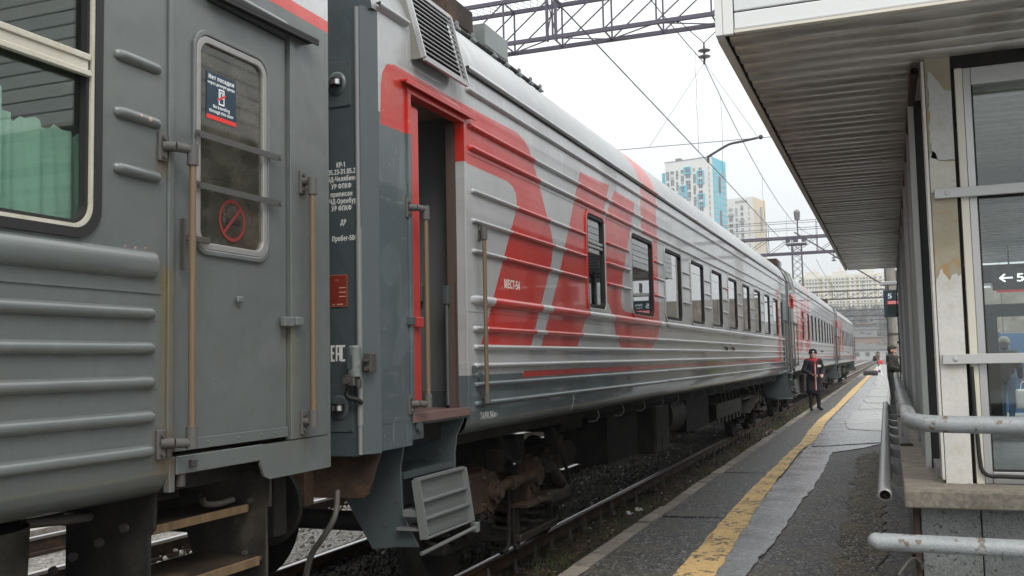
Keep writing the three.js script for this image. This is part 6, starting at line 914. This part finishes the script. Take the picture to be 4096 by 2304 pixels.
// pose: joints by name for a standing figure facing +z, height 1
function person(label, pos, turn, H, o) {
  const p = thing('person', label, 'person', pos, undefined, turn); const s = H / 1.7, k = v => [v[0] * s, v[1] * s, v[2] * s];
  const J = { hl: [.095, .9, 0], hr: [-.095, .9, 0], kl: [.1, .48, .02], kr: [-.1, .48, .02], al: [.1, .085, -.02], ar: [-.1, .085, -.02], tl: [.12, .035, .15], tr: [-.12, .035, .15], pelvis: [0, .93, 0], waist: [0, 1.08, 0], chest: [0, 1.28, -.01], neck: [0, 1.43, -.015], head: [0, 1.55, .012], sl: [.175, 1.375, -.01], sr: [-.175, 1.375, -.01], el: [.235, 1.11, -.03], er: [-.235, 1.11, -.03], wl: [.225, .88, .06], wr: [-.225, .88, .06], ...o.J }; for (const n in J) J[n] = k(J[n]);
  const hd = J.head, hx = o.look ?? 0; const face = (x, y, z) => { const c = Math.cos(hx), n = Math.sin(hx), t = o.nod ?? 0, yy = y * Math.cos(t) - z * Math.sin(t), zz = y * Math.sin(t) + z * Math.cos(t); return [hd[0] + (x * c + zz * n) * s, hd[1] + yy * s, hd[2] + (-x * n + zz * c) * s]; };
  const lo = [-.45 * s, -.02, -.35 * s], hi = [.45 * s, 1.74 * s, .45 * s];
  const limb = (f) => [[J.hl, J.kl, .085 * f, .06 * f], [J.kl, J.al, .056 * f, .036 * f], [J.hr, J.kr, .085 * f, .06 * f], [J.kr, J.ar, .056 * f, .036 * f]].map(b => [b[0], b[1], b[2] * s, b[3] * s]);
  const arms = (f) => [[J.sl, J.el, .05 * f, .042 * f], [J.el, J.wl, .04 * f, .028 * f], [J.sr, J.er, .05 * f, .042 * f], [J.er, J.wr, .04 * f, .028 * f]].map(b => [b[0], b[1], b[2] * s, b[3] * s]);
  const torso = [[J.pelvis, J.waist, .13 * s, .12 * s, .8], [J.waist, J.chest, .12 * s, .145 * s, .78], [J.sl, J.sr, .055 * s], [J.chest, J.neck, .1 * s, .055 * s, .8]];
  const body = field([...limb(1), ...arms(1), ...torso, [J.al, J.tl, .036 * s, .026 * s], [J.ar, J.tr, .036 * s, .026 * s], [J.neck, face(0, -.06, -.02), .052 * s, .05 * s]], lo, hi, 88);
  const hb = [[face(0, .045, -.012), face(0, .03, .012), .082 * s, .078 * s], [face(0, -.055, .03), face(0, -.02, .02), .052 * s, .066 * s], [face(0, -.01, .092), face(0, -.028, .102), .012 * s, .016 * s], [face(.078, .0, -.005), face(.08, -.03, -.005), .016 * s, .012 * s], [face(-.078, 0, -.005), face(-.08, -.03, -.005), .016 * s, .012 * s], [face(0, -.11, -.015), J.neck, .05 * s, .05 * s], [face(-.02, -.062, .078), face(.02, -.062, .078), .01 * s]];
  const head = field(hb, [hd[0] - .14 * s, hd[1] - .19 * s, hd[2] - .16 * s], [hd[0] + .14 * s, hd[1] + .16 * s, hd[2] + .16 * s], 64, .018);
  const hands = ['l', 'r'].map(q => { const w = J['w' + q], e = J['e' + q], dr = o['hand' + q] ?? [w[0] - e[0], w[1] - e[1], w[2] - e[2]]; return field(handBones(w, dr, q === 'l' ? 1 : -1, o['up' + q] ?? [q === 'l' ? 1 : -1, .2, .3]), [w[0] - .22, w[1] - .22, w[2] - .22], [w[0] + .22, w[1] + .22, w[2] + .22], 84, .008); });
  const bd = add(p, 'body', merge(body, head, ...hands), skinM);
  for (const x of [-.032, .032]) add(p, 'eye', new THREE.SphereGeometry(.011 * s, 8, 6), eyeM, face(x, .006, .079));
  const legw = (f) => limb(f), cl = o.cloth;
  add(p, 'trousers', field([...legw(1.24), [J.hl, J.hr, .115 * s, .115 * s, .85], [J.pelvis, J.waist, .135 * s, .13 * s, .82]], lo, hi, 80), cl.trousers);
  const coat = [...arms(1.55).map((b, i) => i % 2 ? [b[0], b[1].map((v, q) => v + (b[0][q] - v) * .1), b[2], b[3] * 1.15] : b), [J.waist, J.chest, .16 * s, .172 * s, .82], [J.sl, J.sr, .085 * s], [J.chest, J.neck, .13 * s, .082 * s, .85], [J.pelvis, J.waist, .165 * s, .16 * s, .84]];
  if (cl.long) coat.push([[0, cl.long * s, .01], J.pelvis, .19 * s, .165 * s, .8], [[.07 * s, cl.long * s, .01], J.hl, .15 * s, .12 * s], [[-.07 * s, cl.long * s, .01], J.hr, .15 * s, .12 * s]);
  add(p, 'coat', field(coat, lo, hi, 88), cl.coat);
  add(p, 'shoes', field([[J.al, J.tl, .054 * s, .042 * s], [J.ar, J.tr, .054 * s, .042 * s], [J.al, [J.al[0], J.al[1] + .12 * s, J.al[2]], .05 * s, .052 * s], [J.ar, [J.ar[0], J.ar[1] + .12 * s, J.ar[2]], .05 * s, .052 * s]], [-.25 * s, -.01, -.15 * s], [.25 * s, .28 * s, .3 * s], 60, .015), cl.shoes ?? M.black);
  add(p, 'hair', field([[face(0, .03, -.03), face(0, -.03, -.045), .09 * s, .075 * s]], [hd[0] - .15 * s, hd[1] - .18 * s, hd[2] - .2 * s], [hd[0] + .15 * s, hd[1] + .2 * s, hd[2] + .12 * s], 40), std({ color: lin(.03, .022, .018), roughness: .8 }));
  if (cl.hat) { const b = cl.hatShape === 'cap' ? [[face(0, .075, -.01), face(0, .065, .02), .09 * s, .088 * s], [face(-.03, .045, .1), face(.03, .045, .1), .03 * s], ] : [[face(-.02, .108, -.012), face(.02, .108, 0), .085 * s, .085 * s], [face(-.05, .085, .055), face(.05, .085, .055), .038 * s], [face(-.07, .075, -.04), face(.07, .075, -.04), .042 * s], [face(-.082, .07, .01), face(-.082, .07, -.02), .032 * s], [face(.082, .07, .01), face(.082, .07, -.02), .032 * s]]; add(p, 'hat', field(b, [hd[0] - .18 * s, hd[1] - .06 * s, hd[2] - .18 * s], [hd[0] + .18 * s, hd[1] + .24 * s, hd[2] + .2 * s], 56, .02), cl.hat); }
  p.userData.J = undefined; delete p.userData.J; return { p, J, face, s };
}
const cloth = (r, g, b, ro = .85) => std({ color: lin(r, g, b), roughness: ro, bumpMap: T.grain, bumpScale: .003 });
{ // train attendant beside the far car
  const w = person('train attendant in long dark coat with red trim and black fur hat', [-2.03, .006, -28.3], .32, 1.66, {
    J: { el: [.27, 1.13, -.02], wl: [.19, 1.0, .2], er: [-.27, 1.13, -.02], wr: [-.09, 1.0, .23], kl: [.1, .48, .01], al: [.115, .085, -.01], kr: [-.1, .48, .01], tl: [.15, .035, .14], tr: [-.13, .035, .15] }, handl: [-.2, -.15, .6], handr: [.6, 0, .5], upl: [.4, .9, 0], upr: [0, 1, 0], look: -.1,
    cloth: { coat: cloth(.014, .014, .022), long: .60, trousers: cloth(.016, .012, .012), hat: cloth(.008, .008, .01, .95), shoes: std({ color: lin(.012, .011, .011), roughness: .4 }) } });
  const { p, J, face } = w;
  const red = cloth(.42, .02, .03), pale = cloth(.6, .45, .42);
  add(p, 'scarf', field([[[-.06, 1.375, .055], [.06, 1.375, .055], .045, .045], [[-.07, 1.39, -.02], [.07, 1.39, -.02], .05], [[0, 1.36, .08], [.02, 1.3, .1], .04, .03], [[-.1, 1.38, .02], [-.06, 1.43, -.03], .035], [[.1, 1.38, .02], [.06, 1.43, -.03], .035]], [-.22, 1.2, -.2], [.22, 1.55, .22], 50, .02), red);
  const strip = (x, m) => { const pts = [[1.28, .155], [1.15, .162], [1.0, .163], [.85, .165], [.7, .172], [.56, .176]]; const pos = [], idx = []; pts.forEach(([y, z]) => pos.push(x - .011, y, z, x + .011, y, z, x - .011, y, z - .03, x + .011, y, z - .03)); for (let i = 0; i < pts.length - 1; i++) { const a = i * 4; idx.push(a, a + 4, a + 1, a + 1, a + 4, a + 5, a, a + 2, a + 4, a + 2, a + 6, a + 4, a + 1, a + 5, a + 3, a + 3, a + 5, a + 7); } const g = new THREE.BufferGeometry(); g.setAttribute('position', new THREE.Float32BufferAttribute(pos, 3)); g.setIndex(idx); g.computeVertexNormals(); return g; };
  add(p, 'coat_stripe', strip(-.012, red), red); add(p, 'coat_stripe', strip(.012, pale), pale);
  add(p, 'cuff', new THREE.TorusGeometry(.044, .014, 8, 16).rotateX(1.4).rotateY(.3), red, [J.wl[0] + .015, J.wl[1] + .02, J.wl[2] - .04]); add(p, 'cuff', new THREE.TorusGeometry(.044, .014, 8, 16).rotateX(1.4).rotateY(-.5), red, [J.wr[0] - .03, J.wr[1] + .02, J.wr[2] - .04]);
  add(p, 'badge', ext(-.045, .045, -.03, .03, 0, .008, .003), M.white, [.12, 1.22, .16]); add(p, 'badge_strap', ext(-.012, .012, 0, .09, -.01, .006), red, [.075, 1.2, .158]); add(p, 'hat_badge', new THREE.CylinderGeometry(.022, .022, .012, 14).rotateX(Math.PI / 2), M.white, face(0, .1, .098));
  const ph = thing('document_wallet', 'small dark wallet held in the attendant\'s hands', 'wallet', [-1.96, .99, -28.03], undefined, .32); add(ph, 'cover', ext(-.06, .06, -.01, .01, -.04, .05, .004), M.black); add(ph, 'tickets', ext(-.05, .05, .0105, .014, -.03, .045), M.cream);
}
{ // man with cap by the station wall, reading his phone
  const w = person('man in dark jacket and khaki cap looking down beside the station wall', [.02, 0, -27.6], 1.25, 1.76, { J: { el: [.24, 1.14, .03], wl: [.12, 1.06, .27], er: [-.24, 1.14, .03], wr: [-.1, 1.04, .26] }, handl: [-.3, .15, .7], handr: [.4, .1, .7], upl: [.5, .8, 0], upr: [-.5, .8, 0], nod: -.35, cloth: { coat: cloth(.022, .021, .018), trousers: cloth(.02, .02, .02), hat: cloth(.045, .05, .03), hatShape: 'cap' } });
  add(w.p, 'arm_patch', ext(-.045, .045, -.05, .05, -.01, .012, .006), cloth(.35, .16, .06), [-.262, 1.25, -.0], [0, -1.35, .12]);
  const ph = thing('mobile_phone', 'black phone held by the man beside the station wall', 'phone', [.3, 1.13, -27.5], undefined, 1.25); add(ph, 'case', box(.075, .15, .009, 0, 0, 0, .004), M.black, [0, 0, 0], [-.9, 0, 0]);
  person('figure in a high-visibility vest just behind the man with the cap', [.5, 0, -31.5], .4, 1.74, { cloth: { coat: cloth(.12, .17, .03), trousers: cloth(.03, .03, .035) } });
}
{ // far traveller with backpack, bags on the ground
  const w = person('far traveller in brown jacket with black backpack on the platform', [-1.22, 0, -101], 1.1, 1.76, { cloth: { coat: cloth(.10, .075, .05), trousers: cloth(.11, .115, .12), hat: cloth(.04, .03, .025), hatShape: 'cap' } });
  const b = thing('backpack', 'black backpack on the far traveller\'s back', 'backpack', [-1.46, 1.0, -101.1], undefined, 1.1); add(b, 'pack', box(.36, .5, .24, 0, .1, -.05, .09), M.black); add(b, 'pocket', box(.26, .22, .08, 0, 0, -.2, .03), M.black); add(b, 'strap', merge(rod([-.12, .32, .08], [-.12, 0, .1], .02), rod([.12, .32, .08], [.12, 0, .1], .02)), M.black);
  const c = thing('carrier_bag', 'red carrier bag held in front of the far traveller', 'bag', [-1.0, .62, -100.7]); add(c, 'bag_body', box(.4, .42, .2, 0, .1, 0, .06), std({ color: lin(.6, .05, .05), roughness: .5 })); add(c, 'bag_handle', tube([[-.1, .3, 0], [-.06, .45, 0], [.06, .45, 0], [.1, .3, 0]], .012, 6, 12), M.white);
  const d = thing('holdall', 'black holdall lying on the platform near the far traveller', 'bag', [-1.62, .012, -74.5], undefined, .3); add(d, 'bag_body', box(.62, .34, .36, 0, .17, 0, .1), std({ color: lin(.02, .02, .025), roughness: .6 })); add(d, 'handle', tube([[-.15, .32, 0], [-.1, .42, 0], [.1, .42, 0], [.15, .32, 0]], .015, 6, 12), M.black); add(d, 'end_pocket', box(.08, .24, .3, .32, .15, 0, .03), M.black);
  const e = thing('holdall', 'dark grey rucksack lying beside the black holdall', 'bag', [-1.16, .012, -75], undefined, -.2); add(e, 'bag_body', box(.5, .32, .34, 0, .16, 0, .12), std({ color: lin(.05, .055, .065), roughness: .7 })); add(e, 'flap', box(.3, .06, .3, 0, .31, 0, .025), M.black);
  const f = thing('carrier_bag', 'white printed carrier bag standing beside the bags on the platform', 'bag', [-.84, .012, -75]); const g = box(.42, .6, .24, 0, .3, 0, .03); const p = g.attributes.position; for (let i = 0; i < p.count; i++) { const y = p.getY(i); p.setX(i, p.getX(i) * (1 - .35 * y) - .12 * y); } g.computeVertexNormals(); add(f, 'bag_body', g, M.white); add(f, 'bag_print', ext(-.1, .08, .18, .38, .122, .126), std({ color: lin(.2, .06, .16), roughness: .6 })); add(f, 'bag_handle', tube([[-.14, .58, 0], [-.12, .72, 0], [-.02, .72, 0], [0, .58, 0]], .012, 6, 12), M.white);
}
{ // man beyond the hall glass
  person('man in dark jacket and jeans walking away beyond the station glass', [2.27, .0, -23.4], Math.PI - .3, 1.8, { J: { kl: [.1, .48, .08], al: [.1, .09, .12], tl: [.11, .04, .27], kr: [-.1, .48, -.02], ar: [-.1, .1, -.14], tr: [-.11, .045, .02], er: [-.25, 1.12, .02], wr: [-.25, .9, .1] }, cloth: { coat: cloth(.018, .02, .026), trousers: cloth(.05, .11, .18), hat: cloth(.22, .21, .2), shoes: cloth(.12, .11, .1) } });
  const f = thing('carrier_bag', 'white plastic carrier bag held by the man beyond the glass', 'bag', [2.62, .4, -23.3]); const g = box(.4, .42, .2, 0, .1, 0, .05); add(f, 'bag_body', g, M.white); add(f, 'bag_handle', tube([[-.1, .3, 0], [-.06, .46, 0], [.06, .46, 0], [.1, .3, 0]], .012, 6, 12), M.white);
}
renderer.render(scene, camera);
